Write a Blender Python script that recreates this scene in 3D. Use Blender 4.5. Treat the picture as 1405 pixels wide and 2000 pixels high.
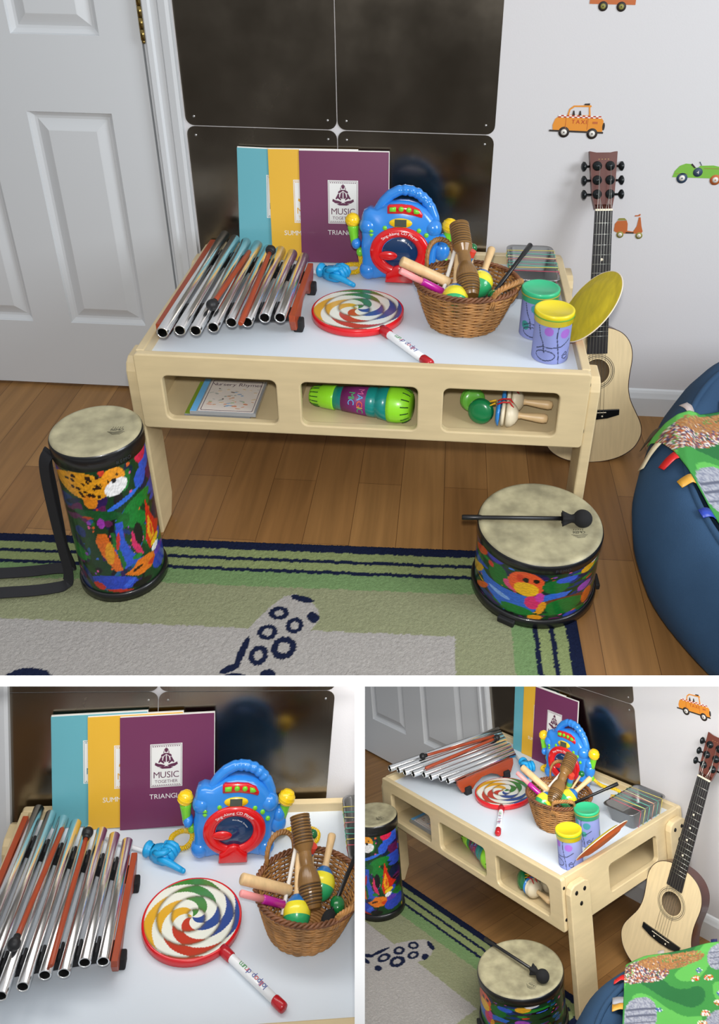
# A playroom corner with a "music discovery table", shown the way the photograph shows it: three
# built views of the same corner - one large room set above and two smaller sets (a table-top
# close-up and an angled corner view) standing side by side below it, parted by white boards.
import bpy, bmesh, math, random
import numpy as np
from mathutils import Vector, Matrix

for o in list(bpy.data.objects):
    bpy.data.objects.remove(o, do_unlink=True)
scene = bpy.context.scene
COL = scene.collection
K = 0.84                 # metres per drawing unit (table is 1.1 units = 0.92 m wide)
ZUP = 0.02               # drawing floor lies at z = -0.02
PI = math.pi

# ---------------------------------------------------------------- camera
FPX, PPX, PPY = 1651.4917, 782.56, 733.82
CR = Matrix(((0.997979, 0.061712, 0.015179), (0.044992, -0.517396, -0.854562), (-0.044883, 0.853518, -0.519127)))
CC = Vector((0.189034, -1.723167, 1.578014))
cam_d = bpy.data.cameras.new('camera')
cam = bpy.data.objects.new('camera', cam_d)
COL.objects.link(cam)
cam_d.sensor_fit = 'VERTICAL'
cam_d.sensor_height = 24.0
cam_d.sensor_width = 24.0 * 1405 / 2000
cam_d.lens = FPX / 2000 * 24.0
cam_d.shift_x = (702.5 - PPX) / 2000
cam_d.shift_y = (PPY - 1000) / 2000
cam_d.clip_start = 0.02
CAMW = Vector((CC.x, CC.y, CC.z + ZUP)) * K
axes = Matrix((CR[0], -CR[1], -CR[2])).transposed().to_4x4()
cam.matrix_world = Matrix.Translation(CAMW) @ axes
scene.camera = cam

# ---------------------------------------------------------------- light
scene.view_settings.view_transform = 'Standard'
scene.view_settings.look = 'None'
scene.view_settings.gamma = 1.0
scene.view_settings.use_curve_mapping = False
scene.view_settings.exposure = 0.0
world = bpy.data.worlds.new('world'); scene.world = world
world.use_nodes = True
wb = world.node_tree.nodes['Background']
wb.inputs[1].default_value = 0.62
# soft room light: bright pale ceiling overhead, dimmer walls, brown floor below
wtc = world.node_tree.nodes.new('ShaderNodeTexCoord')
wsep = world.node_tree.nodes.new('ShaderNodeSeparateXYZ')
wmr = world.node_tree.nodes.new('ShaderNodeMapRange'); wmr.inputs[1].default_value = -1.0; wmr.inputs[2].default_value = 1.0
wrp = world.node_tree.nodes.new('ShaderNodeValToRGB')
for pos, c in ((0.0, (0.10, 0.085, 0.07)), (0.42, (0.16, 0.15, 0.14)), (0.55, (0.34, 0.345, 0.35)), (0.75, (0.80, 0.83, 0.87)), (1.0, (1.05, 1.08, 1.12))):
    e = wrp.color_ramp.elements[0] if pos == 0.0 else (wrp.color_ramp.elements[-1] if pos == 1.0 else wrp.color_ramp.elements.new(pos))
    e.position = pos; e.color = (*c, 1)
world.node_tree.links.new(wtc.outputs['Generated'], wsep.inputs[0])
world.node_tree.links.new(wsep.outputs['Z'], wmr.inputs[0])
world.node_tree.links.new(wmr.outputs[0], wrp.inputs[0])
world.node_tree.links.new(wrp.outputs[0], wb.inputs[0])

def pix_dir(x, y):
    v = Vector(((x - PPX) / FPX, (y - PPY) / FPX, 1.0))
    return (CR.transposed() @ v).normalized()

def spot(name, aim, power, cone, offset, size=0.03, blend=0.35, col=(1, 0.98, 0.95)):
    d = bpy.data.lights.new(name, 'SPOT')
    d.energy = power; d.spot_size = math.radians(cone); d.spot_blend = blend
    d.shadow_soft_size = size; d.color = col
    o = bpy.data.objects.new(name, d); COL.objects.link(o)
    o.location = CAMW + Vector(offset)
    o.rotation_euler = pix_dir(*aim).to_track_quat('-Z', 'Y').to_euler()
    return o

def area(name, loc, target, power, sx, sy, col, spread=180):
    d = bpy.data.lights.new(name, 'AREA'); d.shape = 'RECTANGLE'; d.size = sx; d.size_y = sy
    d.energy = power; d.color = col; d.spread = math.radians(spread)
    o = bpy.data.objects.new(name, d); COL.objects.link(o)
    o.location = loc
    o.rotation_euler = (Vector(target) - Vector(loc)).to_track_quat('-Z', 'Y').to_euler()
    return o

spot('flash_lamp', (700, 760), 85, 84, (0.0, 0.0, 0.11))
area('window_daylight', (2.4, -0.9, 1.7), (0.3, 0.5, 0.6), 52, 1.0, 1.3, (0.9, 0.95, 1.0))
# added fill lamps, hidden under the upper floor, brighten the two lower sets
area('added_fill_lamp', (-0.32, -0.29, -0.05), (-0.32, -0.45, -0.60), 1.7, 0.9, 0.16, (1.0, 0.98, 0.95), 150)
area('added_fill_lamp', (0.62, -0.14, -0.07), (0.66, 0.42, -1.6), 12, 1.1, 0.3, (1.0, 0.98, 0.95), 110)

# ---------------------------------------------------------------- the three sets
def plane_rows(y, keep_up):
    n = pix_dir(0, y).cross(pix_dir(1405, y)).normalized()
    t = n.dot(pix_dir(700, y - 100))
    return (CAMW, n if (t > 0) == keep_up else -n)

def plane_cols(x, keep_left):
    n = pix_dir(x, 1400).cross(pix_dir(x, 1980)).normalized()
    t = n.dot(pix_dir(x - 100, 1700))
    return (CAMW, n if (t > 0) == keep_left else -n)

class Set:
    pass

def rig(m):
    return Matrix((m[0], m[1], m[2], (0, 0, 0, 1)))

SETS = []
M1 = ((0.978276, -0.198836, 0.058658, -0.309252), (0.172226, 0.937008, 0.303899, -1.087465), (-0.115389, -0.287195, 0.950897, -1.169016))
M2 = ((0.631504, 0.765435, -0.123745, 0.421285), (-0.620408, 0.594542, 0.511481, 0.033568), (0.465077, -0.24623, 0.850338, -2.198239))
for i, (m, pl, view) in enumerate((
        (((1, 0, 0, 0), (0, 1, 0, 0), (0, 0, 1, 0)), [plane_rows(1321, True)], 'in the large scene'),
        (M1, [plane_rows(1340, False), plane_cols(693, True)], 'in the close-up'),
        (M2, [plane_rows(1340, False), plane_cols(713, False)], 'in the angled scene'))):
    s = Set(); s.id = i; s.view = view; s.planes = pl
    s.M = Matrix.Translation((0, 0, ZUP * K)) @ Matrix.Diagonal((K, K, K, 1)) @ rig(m) @ Matrix.Diagonal((1 / K, 1 / K, 1 / K, 1))
    s.zt, s.h, s.dep, s.ap, s.fz = ((0.527, 0.557, 0.712, 0.214, -0.02), (0.531, 0.561, 0.712, 0.214, -0.02), (0.481, 0.509, 0.716, 0.193, 0.0))[i]
    SETS.append(s)
S = SETS[0]
WALL = 0.728             # y of the back wall

# ---------------------------------------------------------------- materials
def lin(c):
    if isinstance(c, str):
        c = [int(c[i:i + 2], 16) / 255 for i in (1, 3, 5)]
    return tuple(x / 12.92 if x <= 0.04045 else ((x + 0.055) / 1.055) ** 2.4 for x in c)

MATS = {}
def mat(name, col, rough=0.5, metal=0.0, bump=0.0, bscale=60.0, vary=0.0, vscale=12.0, spec=0.5, coat=0.0, trans=0.0, stretch=None):
    if name in MATS: return MATS[name]
    m = bpy.data.materials.new(name); m.use_nodes = True
    nt = m.node_tree; b = nt.nodes['Principled BSDF']
    c = (*lin(col), 1)
    b.inputs['Base Color'].default_value = c
    b.inputs['Roughness'].default_value = rough
    b.inputs['Metallic'].default_value = metal
    b.inputs['Specular IOR Level'].default_value = spec
    b.inputs['Coat Weight'].default_value = coat
    b.inputs['Coat Roughness'].default_value = 0.08
    b.inputs['Transmission Weight'].default_value = trans
    tc = nt.nodes.new('ShaderNodeTexCoord'); src = tc.outputs['Object']
    if stretch:
        mp = nt.nodes.new('ShaderNodeMapping'); mp.inputs['Scale'].default_value = stretch
        nt.links.new(src, mp.inputs[0]); src = mp.outputs[0]
    if vary:
        n = nt.nodes.new('ShaderNodeTexNoise'); n.inputs['Scale'].default_value = vscale; n.inputs['Detail'].default_value = 5
        nt.links.new(src, n.inputs[0])
        hs = nt.nodes.new('ShaderNodeHueSaturation'); hs.inputs['Color'].default_value = c
        mr = nt.nodes.new('ShaderNodeMapRange'); mr.inputs[1].default_value = 0.3; mr.inputs[2].default_value = 0.7
        mr.inputs[3].default_value = 1 - vary; mr.inputs[4].default_value = 1 + vary
        nt.links.new(n.outputs[0], mr.inputs[0]); nt.links.new(mr.outputs[0], hs.inputs['Value'])
        nt.links.new(hs.outputs[0], b.inputs['Base Color'])
    if bump:
        n = nt.nodes.new('ShaderNodeTexNoise'); n.inputs['Scale'].default_value = bscale; n.inputs['Detail'].default_value = 3
        nt.links.new(src, n.inputs[0])
        bp = nt.nodes.new('ShaderNodeBump'); bp.inputs['Strength'].default_value = bump; bp.inputs['Distance'].default_value = 0.004
        nt.links.new(n.outputs[0], bp.inputs['Height']); nt.links.new(bp.outputs[0], b.inputs['Normal'])
    MATS[name] = m
    return m

def mat_paint(name, rough=0.5, bump=0.0, bscale=200.0, spec=0.5, coat=0.0):
    """printed surface: its own pattern is stored as a colour attribute"""
    m = mat(name, '#808080', rough, bump=bump, bscale=bscale, spec=spec, coat=coat)
    nt = m.node_tree
    a = nt.nodes.new('ShaderNodeAttribute'); a.attribute_name = 'Col'
    nt.links.new(a.outputs['Color'], nt.nodes['Principled BSDF'].inputs['Base Color'])
    return m

def mat_floor():
    m = mat('oak_laminate', '#8a6238', 0.42, spec=0.4)
    nt = m.node_tree; b = nt.nodes['Principled BSDF']
    tc = nt.nodes.new('ShaderNodeTexCoord')
    mp = nt.nodes.new('ShaderNodeMapping'); mp.inputs['Rotation'].default_value = (0, 0, PI / 2)
    mp.inputs['Location'].default_value = (0.0, 0.03, 0)
    nt.links.new(tc.outputs['Object'], mp.inputs[0])
    br = nt.nodes.new('ShaderNodeTexBrick')
    br.inputs['Scale'].default_value = 1.0; br.inputs['Brick Width'].default_value = 0.62; br.inputs['Row Height'].default_value = 0.108
    br.inputs['Mortar Size'].default_value = 0.0007; br.inputs['Bias'].default_value = 0.0
    br.offset = 0.37
    br.inputs['Color1'].default_value = (*lin('#9c7445'), 1); br.inputs['Color2'].default_value = (*lin('#825c34'), 1)
    br.inputs['Mortar'].default_value = (*lin('#5a3c20'), 1)
    nt.links.new(mp.outputs[0], br.inputs[0])
    mp2 = nt.nodes.new('ShaderNodeMapping'); mp2.inputs['Scale'].default_value = (42, 2.2, 1)
    nt.links.new(tc.outputs['Object'], mp2.inputs[0])
    n = nt.nodes.new('ShaderNodeTexNoise'); n.inputs['Scale'].default_value = 1.0; n.inputs['Detail'].default_value = 6; n.inputs['Distortion'].default_value = 0.6
    nt.links.new(mp2.outputs[0], n.inputs[0])
    mr = nt.nodes.new('ShaderNodeMapRange'); mr.inputs[1].default_value = 0.3; mr.inputs[2].default_value = 0.7; mr.inputs[3].default_value = 0.8; mr.inputs[4].default_value = 1.16
    nt.links.new(n.outputs[0], mr.inputs[0])
    hs = nt.nodes.new('ShaderNodeHueSaturation')
    nt.links.new(br.outputs[0], hs.inputs['Color']); nt.links.new(mr.outputs[0], hs.inputs['Value'])
    nt.links.new(hs.outputs[0], b.inputs['Base Color'])
    return m

def mat_sheet():
    m = mat('scratched_steel_sheet', '#8a8276', 0.2, metal=1.0)
    nt = m.node_tree; b = nt.nodes['Principled BSDF']
    tc = nt.nodes.new('ShaderNodeTexCoord')
    def noise(scale, st, lo, hi, socket, det=4):
        mp = nt.nodes.new('ShaderNodeMapping'); mp.inputs['Scale'].default_value = st
        nt.links.new(tc.outputs['Object'], mp.inputs[0])
        n = nt.nodes.new('ShaderNodeTexNoise'); n.inputs['Scale'].default_value = scale; n.inputs['Detail'].default_value = det
        nt.links.new(mp.outputs[0], n.inputs[0])
        mr = nt.nodes.new('ShaderNodeMapRange'); mr.inputs[1].default_value = 0.3; mr.inputs[2].default_value = 0.7
        mr.inputs[3].default_value = lo; mr.inputs[4].default_value = hi
        nt.links.new(n.outputs[0], mr.inputs[0]); nt.links.new(mr.outputs[0], socket)
    noise(5, (1, 1, 1), 0.12, 0.30, b.inputs['Roughness'])
    b.inputs['Anisotropic'].default_value = 0.5
    n = nt.nodes.new('ShaderNodeTexNoise'); n.inputs['Scale'].default_value = 1; n.inputs['Detail'].default_value = 5
    mp = nt.nodes.new('ShaderNodeMapping'); mp.inputs['Scale'].default_value = (220, 1, 9)
    nt.links.new(tc.outputs['Object'], mp.inputs[0]); nt.links.new(mp.outputs[0], n.inputs[0])
    bp = nt.nodes.new('ShaderNodeBump'); bp.inputs['Strength'].default_value = 0.08; bp.inputs['Distance'].default_value = 0.001
    nt.links.new(n.outputs[0], bp.inputs['Height']); nt.links.new(bp.outputs[0], b.inputs['Normal'])
    return m

# ---------------------------------------------------------------- mesh builder
_txt = {}
def curve_mesh(kind, data, extrude=0.0, bevel=0.0, res=4):
    """2-D filled shape (or a letter) as vertices and faces"""
    if kind == 'FONT':
        cu = bpy.data.curves.new('tmp', 'FONT'); cu.body = data; cu.size = 1.0; cu.resolution_u = res
        cu.extrude = extrude
    else:
        cu = bpy.data.curves.new('tmp', 'CURVE'); cu.dimensions = '2D'; cu.fill_mode = 'BOTH'
        cu.extrude = max(0.0, extrude - bevel); cu.bevel_depth = bevel; cu.bevel_resolution = 1
        if bevel: cu.offset = -bevel
        for pts in data:
            sp = cu.splines.new('POLY'); sp.points.add(len(pts) - 1)
            for p, q in zip(sp.points, pts): p.co = (q[0], q[1], 0, 1)
            sp.use_cyclic_u = True
    o = bpy.data.objects.new('tmp', cu)
    COL.objects.link(o)
    dg = bpy.context.evaluated_depsgraph_get()
    me = o.evaluated_get(dg).to_mesh()
    v = [tuple(x.co) for x in me.vertices]; f = [tuple(p.vertices) for p in me.polygons]
    o.evaluated_get(dg).to_mesh_clear()
    bpy.data.objects.remove(o); bpy.data.curves.remove(cu)
    return v, f

def letter(ch):
    if ch not in _txt:
        v, f = curve_mesh('FONT', ch, 0.02, res=3)
        xs = [p[0] for p in v] or [0]
        _txt[ch] = (v, f, min(xs), max(xs))
    return _txt[ch]

def frame(origin, x, y=None, z=None):
    """placement matrix from an origin and axes"""
    x = Vector(x).normalized()
    if z is not None:
        z = Vector(z); z = (z - x * z.dot(x)).normalized(); y = z.cross(x)
    else:
        y = Vector(y); y = (y - x * y.dot(x)).normalized(); z = x.cross(y)
    m = Matrix((x, y, z)).transposed().to_4x4()
    m.translation = Vector(origin)
    return m

def along(a, b):
    """matrix with local z running from a to b, origin at a"""
    a, b = Vector(a), Vector(b)
    z = (b - a).normalized()
    x = Vector((1, 0, 0)) if abs(z.x) < 0.9 else Vector((0, 1, 0))
    x = (x - z * x.dot(z)).normalized()
    m = Matrix((x, z.cross(x), z)).transposed().to_4x4(); m.translation = a
    return m

def rrect(x0, y0, x1, y1, r, n=5):
    out = []
    for cx, cy, a in ((x1 - r, y0 + r, -PI / 2), (x1 - r, y1 - r, 0), (x0 + r, y1 - r, PI / 2), (x0 + r, y0 + r, PI)):
        for i in range(n + 1):
            t = a + PI / 2 * i / n
            out.append((cx + r * math.cos(t), cy + r * math.sin(t)))
    return out

def oval(cx, cy, rx, ry, n=28):
    return [(cx + rx * math.cos(2 * PI * i / n), cy + ry * math.sin(2 * PI * i / n)) for i in range(n)]

class MB:
    def __init__(s):
        s.v = []; s.f = []; s.mi = []; s.sm = []; s.col = None
    def add(s, v, f, mi=0, smooth=False, T=None):
        o = len(s.v)
        if T is not None:
            v = [T @ Vector(p) for p in v]
        s.v += [tuple(p) for p in v]
        for q in f:
            s.f.append(tuple(i + o for i in q)); s.mi.append(mi); s.sm.append(smooth)
        return s
    def box(s, lo, hi, bevel=0.0, mi=0, T=None, seg=2):
        bm = bmesh.new(); bmesh.ops.create_cube(bm, size=1)
        for v in bm.verts:
            v.co = Vector([lo[i] + (hi[i] - lo[i]) * (v.co[i] + 0.5) for i in range(3)])
        if bevel:
            bmesh.ops.bevel(bm, geom=list(bm.edges), offset=bevel, segments=seg, affect='EDGES', profile=0.5)
        bm.verts.index_update()
        s.add([v.co.copy() for v in bm.verts], [[v.index for v in f.verts] for f in bm.faces], mi, False, T)
        bm.free(); return s
    def tube(s, pts, r, n=10, mi=0, cap=True, T=None, closed=False, flat=1.0):
        pts = [Vector(p) for p in pts]; m = len(pts)
        rs = r if isinstance(r, (list, tuple)) else [r] * m
        vs = []; nrm = None
        for i, p in enumerate(pts):
            a = pts[(i - 1) % m] if (i or closed) else p
            b = pts[(i + 1) % m] if (i < m - 1 or closed) else p
            t = (b - a).normalized()
            if nrm is None:
                nrm = Vector((0, 0, 1)) if abs(t.z) < 0.9 else Vector((1, 0, 0))
            nrm = (nrm - t * nrm.dot(t)).normalized()
            bn = t.cross(nrm)
            for j in range(n):
                q = 2 * PI * j / n
                vs.append(p + (nrm * math.cos(q) * flat + bn * math.sin(q)) * rs[i])
        fs = []
        for i in range(m if closed else m - 1):
            for j in range(n):
                k = (i + 1) % m
                fs.append((i * n + j, i * n + (j + 1) % n, k * n + (j + 1) % n, k * n + j))
        s.add(vs, fs, mi, True, T)
        if cap and not closed:
            o = len(s.v) - len(vs)
            s.f.append(tuple(o + j for j in reversed(range(n)))); s.mi.append(mi); s.sm.append(False)
            o += (m - 1) * n
            s.f.append(tuple(o + j for j in range(n))); s.mi.append(mi); s.sm.append(False)
        return s
    def lathe(s, prof, n=32, T=None, mi=0, smooth=True, sx=1.0, sy=1.0, mis=None):
        vs = []; idx = []
        for r, z in prof:
            if r < 1e-7:
                idx.append([len(vs)]); vs.append((0, 0, z))
            else:
                idx.append(list(range(len(vs), len(vs) + n)))
                vs += [(r * sx * math.cos(2 * PI * j / n), r * sy * math.sin(2 * PI * j / n), z) for j in range(n)]
        for k in range(len(prof) - 1):
            a, b = idx[k], idx[k + 1]; fs = []
            for j in range(n):
                j2 = (j + 1) % n
                if len(a) == 1 and len(b) == 1: continue
                if len(a) == 1: fs.append((a[0], b[j2], b[j]))
                elif len(b) == 1: fs.append((a[j], a[j2], b[0]))
                else: fs.append((a[j], a[j2], b[j2], b[j]))
            base = len(s.v) if k == 0 else base
            if k == 0:
                s.add(vs, fs, mis[k] if mis else mi, smooth, T)
            else:
                for q in fs:
                    s.f.append(tuple(i + base for i in q)); s.mi.append(mis[k] if mis else mi); s.sm.append(smooth)
        return s
    def ball(s, c, r, n=20, m=12, mi=0, T=None):
        r = r if isinstance(r, (tuple, list)) else (r, r, r)
        prof = [(math.sin(PI * i / m), -math.cos(PI * i / m)) for i in range(m + 1)]
        prof[0] = (0, -1); prof[-1] = (0, 1)
        Q = Matrix.Translation(c) @ Matrix.Diagonal((*r, 1))
        return s.lathe(prof, n, Q if T is None else T @ Q, mi)
    def prism(s, poly, z0, z1, mi=0, T=None, smooth=False):
        n = len(poly)
        vs = [(x, y, z0) for x, y in poly] + [(x, y, z1) for x, y in poly]
        fs = [tuple(reversed(range(n))), tuple(range(n, 2 * n))]
        fs += [(i, (i + 1) % n, n + (i + 1) % n, n + i) for i in range(n)]
        return s.add(vs, fs, mi, smooth, T)
    def plate(s, loops, half, bevel=0.0, mi=0, T=None):
        v, f = curve_mesh('CURVE', loops, half, bevel)
        return s.add(v, f, mi, False, T)
    def pillow(s, poly, rings, mi=0, T=None):
        """solid from an outline: rings = [(scale towards centre, depth)], last ring closes"""
        n = len(poly); cx = sum(p[0] for p in poly) / n; cy = sum(p[1] for p in poly) / n
        vs = []; fs = []
        for sc, d in rings:
            vs += [(cx + (x - cx) * sc, cy + (y - cy) * sc, d) for x, y in poly]
        for k in range(len(rings) - 1):
            for i in range(n):
                j = (i + 1) % n
                fs.append((k * n + i, k * n + j, (k + 1) * n + j, (k + 1) * n + i))
        fs.append(tuple(reversed(range(n)))); o = (len(rings) - 1) * n
        fs.append(tuple(range(o, o + n)))
        return s.add(vs, fs, mi, True, T)
    def text(s, txt, size, T, mi=0, mis=None, gap=0.09, center=True, arc=None, depth=1.0):
        """lettering in the local xy plane; arc = radius bends it over the top of a circle"""
        adv = []; x = 0
        for ch in txt:
            if ch == ' ':
                adv.append(None); x += 0.32; continue
            v, f, a, b = letter(ch)
            adv.append(x - a); x += (b - a) + gap
        tot = (x - gap) * size
        k = 0
        for ch, ax in zip(txt, adv):
            if ax is None: continue
            v, f, a, b = letter(ch)
            q = []
            off = -tot / 2 if center else 0
            for p in v:
                px = (p[0] + ax) * size + off; py = p[1] * size; pz = p[2] * size * depth
                if arc:
                    t = px / arc; r = arc + py
                    px, py = r * math.sin(t), r * math.cos(t)
                q.append((px, py, pz))
            s.add(q, f, mis[k % len(mis)] if mis else mi, False, T); k += 1
        return s
    def grid(s, nu, nv, fn, mi=0, smooth=True, T=None, wrap=False):
        vs = [fn(i / (nu if wrap else nu - 1), j / (nv - 1)) for j in range(nv) for i in range(nu)]
        fs = []
        for j in range(nv - 1):
            for i in range(nu if wrap else nu - 1):
                i2 = (i + 1) % nu
                fs.append((j * nu + i, j * nu + i2, (j + 1) * nu + i2, (j + 1) * nu + i))
        return s.add(vs, fs, mi, smooth, T)

def local_planes(W):
    Wi = W.inverted(); R = W.to_3x3()
    return [((Wi @ co), (R.transposed() @ no).normalized()) for co, no in S.planes]

def emit(name, mb, mats, W, parent=None):
    """one mesh object; what lies beyond the set's edge is cut off"""
    me = bpy.data.meshes.new(name)
    me.from_pydata([(x * K, y * K, z * K) for x, y, z in mb.v], [], mb.f)
    me.polygons.foreach_set('material_index', mb.mi)
    me.polygons.foreach_set('use_smooth', mb.sm)
    if mb.col is not None:
        at = me.color_attributes.new('Col', 'FLOAT_COLOR', 'POINT')
        at.data.foreach_set('color', np.asarray(mb.col, dtype=np.float32).ravel())
    mats = mats if isinstance(mats, (list, tuple)) else [mats]
    for m in mats: me.materials.append(m)
    co = np.empty(len(me.vertices) * 3); me.vertices.foreach_get('co', co); co = co.reshape(-1, 3)
    cut = []
    for p, n in local_planes(W):
        d = (co - np.array(p)) @ np.array(n)
        if len(d) == 0 or d.max() < 0.0002:
            bpy.data.meshes.remove(me); return None
        if d.min() < 0: cut.append((p, n))
    bm = None
    if cut:
        bm = bmesh.new(); bm.from_mesh(me)
        for p, n in cut:
            r = bmesh.ops.bisect_plane(bm, geom=list(bm.verts) + list(bm.edges) + list(bm.faces), plane_co=p, plane_no=n, clear_inner=True, dist=1e-6)
            ed = [e for e in r['geom_cut'] if isinstance(e, bmesh.types.BMEdge) and e.is_valid and len(e.link_faces) == 1]
            if ed:
                try: bmesh.ops.holes_fill(bm, edges=ed, sides=0)
                except Exception: pass
        bm.to_mesh(me); bm.free()
        if len(me.polygons) == 0:
            bpy.data.meshes.remove(me); return None
    o = bpy.data.objects.new(name, me)
    COL.objects.link(o)
    if parent is not None:
        o.parent = parent
    else:
        o.matrix_world = W
    return o

def tag(o, label, cat, group=None, kind=None):
    if o is None: return o
    if label: o['label'] = label + ' ' + S.view
    if cat: o['category'] = cat
    if group: o['group'] = group + ' ' + S.view
    if kind: o['kind'] = kind
    return o

class Thing:
    """an Empty at the base of a thing; part() hangs its parts on it"""
    def __init__(s, name, label, cat, loc=(0, 0, 0), rot=None, group=None):
        L = Matrix.Translation(Vector(loc) * K)
        if rot is not None: L = L @ rot.to_4x4()
        s.W = S.M @ L
        s.o = bpy.data.objects.new(name, None); COL.objects.link(s.o)
        s.o.empty_display_size = 0.05
        s.o.matrix_world = s.W
        tag(s.o, label, cat, group); s.n = 0
    def part(s, name, mb, mats, parent=None, label=None):
        o = emit(name, mb, mats, s.W, s.o if parent is None else parent)
        if o is not None:
            s.n += 1
            if label: o['label'] = label
        return o if o is not None else s.o
    def done(s):
        if s.n == 0: bpy.data.objects.remove(s.o); return None
        return s.o

def solo(name, mb, mats, label, cat, loc=(0, 0, 0), rot=None, group=None, kind=None):
    L = Matrix.Translation(Vector(loc) * K)
    if rot is not None: L = L @ rot.to_4x4()
    return tag(emit(name, mb, mats, S.M @ L), label, cat, group, kind)

def struct(name, mb, mats, label=None):
    o = emit(name, mb, mats, S.M)
    if o is not None: o['kind'] = 'structure'
    return o

def euler(x=0, y=0, z=0):
    from mathutils import Euler
    return Euler((x, y, z)).to_matrix()
# ---------------------------------------------------------------- room shell
def shell():
    wall = mat('wall_paint', '#cbc9cb', 0.75, bump=0.05, bscale=300)
    white = mat('white_gloss_paint', '#d0d3d6', 0.38)
    brass = mat('brass', '#8f7a48', 0.3, metal=1.0)
    x0, x1 = ((-2.2, 2.0), (-1.3, 2.2), (-2.6, 1.6))[S.id]
    ztop = (2.0, 1.6, 1.7)[S.id]
    y0 = (-1.6, -0.6, -1.3)[S.id]
    fl = MB().box((x0, y0, S.fz - 0.03), (x1, WALL + 0.1, S.fz))
    fl.mi = [0 if all(fl.v[i][2] > S.fz - 0.001 for i in f) else 1 for f in fl.f]
    struct('floor', fl, [mat_floor(), mat('bounce_underside', '#e6e6e4', 0.8)])  # white underside added as an unseen reflector for the chimes below
    dl, dr = (-1.575, -1.575, -1.86)[S.id], -0.665
    w = MB()
    w.box((dr, WALL, S.fz), (x1, WALL + 0.1, ztop))
    w.box((x0, WALL, S.fz), (dl - 0.01, WALL + 0.1, ztop))
    struct('wall_back', w, wall)
    # baseboard
    bb = MB()
    for a, b in ((-0.585, x1), (x0, dl - 0.085)):
        if b - a < 0.05: continue
        prof = [(0, 0), (-0.016, 0), (-0.016, 0.070), (-0.013, 0.078), (-0.010, 0.088), (-0.006, 0.096), (0, 0.100)]
        n = len(prof)
        vs = [(a, WALL + p[0], S.fz + p[1]) for p in prof] + [(b, WALL + p[0], S.fz + p[1]) for p in prof]
        fs = [(i, (i + 1) % n, n + (i + 1) % n, n + i) for i in range(n)] + [tuple(range(n)), tuple(range(2 * n - 1, n - 1, -1))]
        bb.add(vs, fs)
    struct('baseboard_back', bb, white)
    # door casing
    cs = MB()
    prof = [(0, 0), (0, -0.012), (0.006, -0.018), (0.020, -0.018), (0.026, -0.012), (0.044, -0.012), (0.050, -0.020), (0.070, -0.024), (0.080, -0.022), (0.080, 0)]
    for sgn, xe in ((1, dr), (-1, dl)):
        vs = [(xe + sgn * p[0], WALL + p[1], S.fz) for p in prof] + [(xe + sgn * p[0], WALL + p[1], ztop) for p in prof]
        n = len(prof)
        cs.add(vs, [(i, (i + 1) % n, n + (i + 1) % n, n + i) for i in range(n)] + [tuple(range(n)), tuple(range(n, 2 * n))])
    cs.box((dr - 0.012, WALL + 0.01, S.fz), (dr + 0.002, WALL + 0.1, ztop))
    struct('trim_1', cs, white)
    # moulded door
    yd = WALL + 0.004
    xs = [dl + 0.004, -1.44, -1.185, -1.055, -0.80, dr - 0.016] if S.id != 2 else [dl + 0.004, -1.70, -1.36, -1.19, -0.83, dr - 0.016]
    zs = [S.fz + 0.012, 0.235, 0.936, 1.15, 1.72, 1.9, 2.0]
    d = MB()
    for i in range(5):
        for j in range(6):
            a, b, c, e = xs[i], xs[i + 1], zs[j], zs[j + 1]
            if i in (1, 3) and j in (1, 3):
                rings = [(0, 0), (0.003, 0.008), (0.014, 0.015), (0.022, 0.016), (0.052, 0.003), (0.055, 0.002)]
                vs = []
                for ins, dep in rings:
                    vs += [(a + ins, yd + dep, c + ins), (b - ins, yd + dep, c + ins), (b - ins, yd + dep, e - ins), (a + ins, yd + dep, e - ins)]
                fs = []
                for k in range(len(rings) - 1):
                    for q in range(4):
                        fs.append((4 * k + q, 4 * k + (q + 1) % 4, 4 * k + 4 + (q + 1) % 4, 4 * k + 4 + q))
                o = 4 * (len(rings) - 1); fs.append((o, o + 1, o + 2, o + 3))
                d.add(vs, fs)
            else:
                d.add([(a, yd, c), (b, yd, c), (b, yd, e), (a, yd, e)], [(0, 1, 2, 3)])
    d.add([(xs[-1], yd, zs[0]), (xs[-1], yd + 0.04, zs[0]), (xs[-1], yd + 0.04, zs[-1]), (xs[-1], yd, zs[-1])], [(0, 1, 2, 3)])
    d.add([(xs[0], yd, zs[0]), (xs[0], yd + 0.04, zs[0]), (xs[-1], yd + 0.04, zs[0]), (xs[-1], yd, zs[0])], [(0, 1, 2, 3)])
    d.add([(xs[0], yd + 0.04, zs[0]), (xs[-1], yd + 0.04, zs[0]), (xs[-1], yd + 0.04, zs[-1]), (xs[0], yd + 0.04, zs[-1])], [(3, 2, 1, 0)])
    door = struct('door_1', d, white)
    if door is not None and S.id == 0:
        h = MB()
        for k in range(4):
            h.tube([(dr - 0.005, WALL - 0.010, 1.145 + 0.03 * k), (dr - 0.005, WALL - 0.010, 1.173 + 0.03 * k)], 0.0075, 12)
        h.ball((dr - 0.005, WALL - 0.010, 1.141), 0.006, 10, 6)
        h.box((dr - 0.012, WALL - 0.006, 1.145), (dr + 0.010, WALL + 0.006, 1.263))
        L = emit('hinge', h, brass, S.M, None)
        L.parent = door; L.matrix_parent_inverse = Matrix.Identity(4); L.matrix_world = S.M

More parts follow.
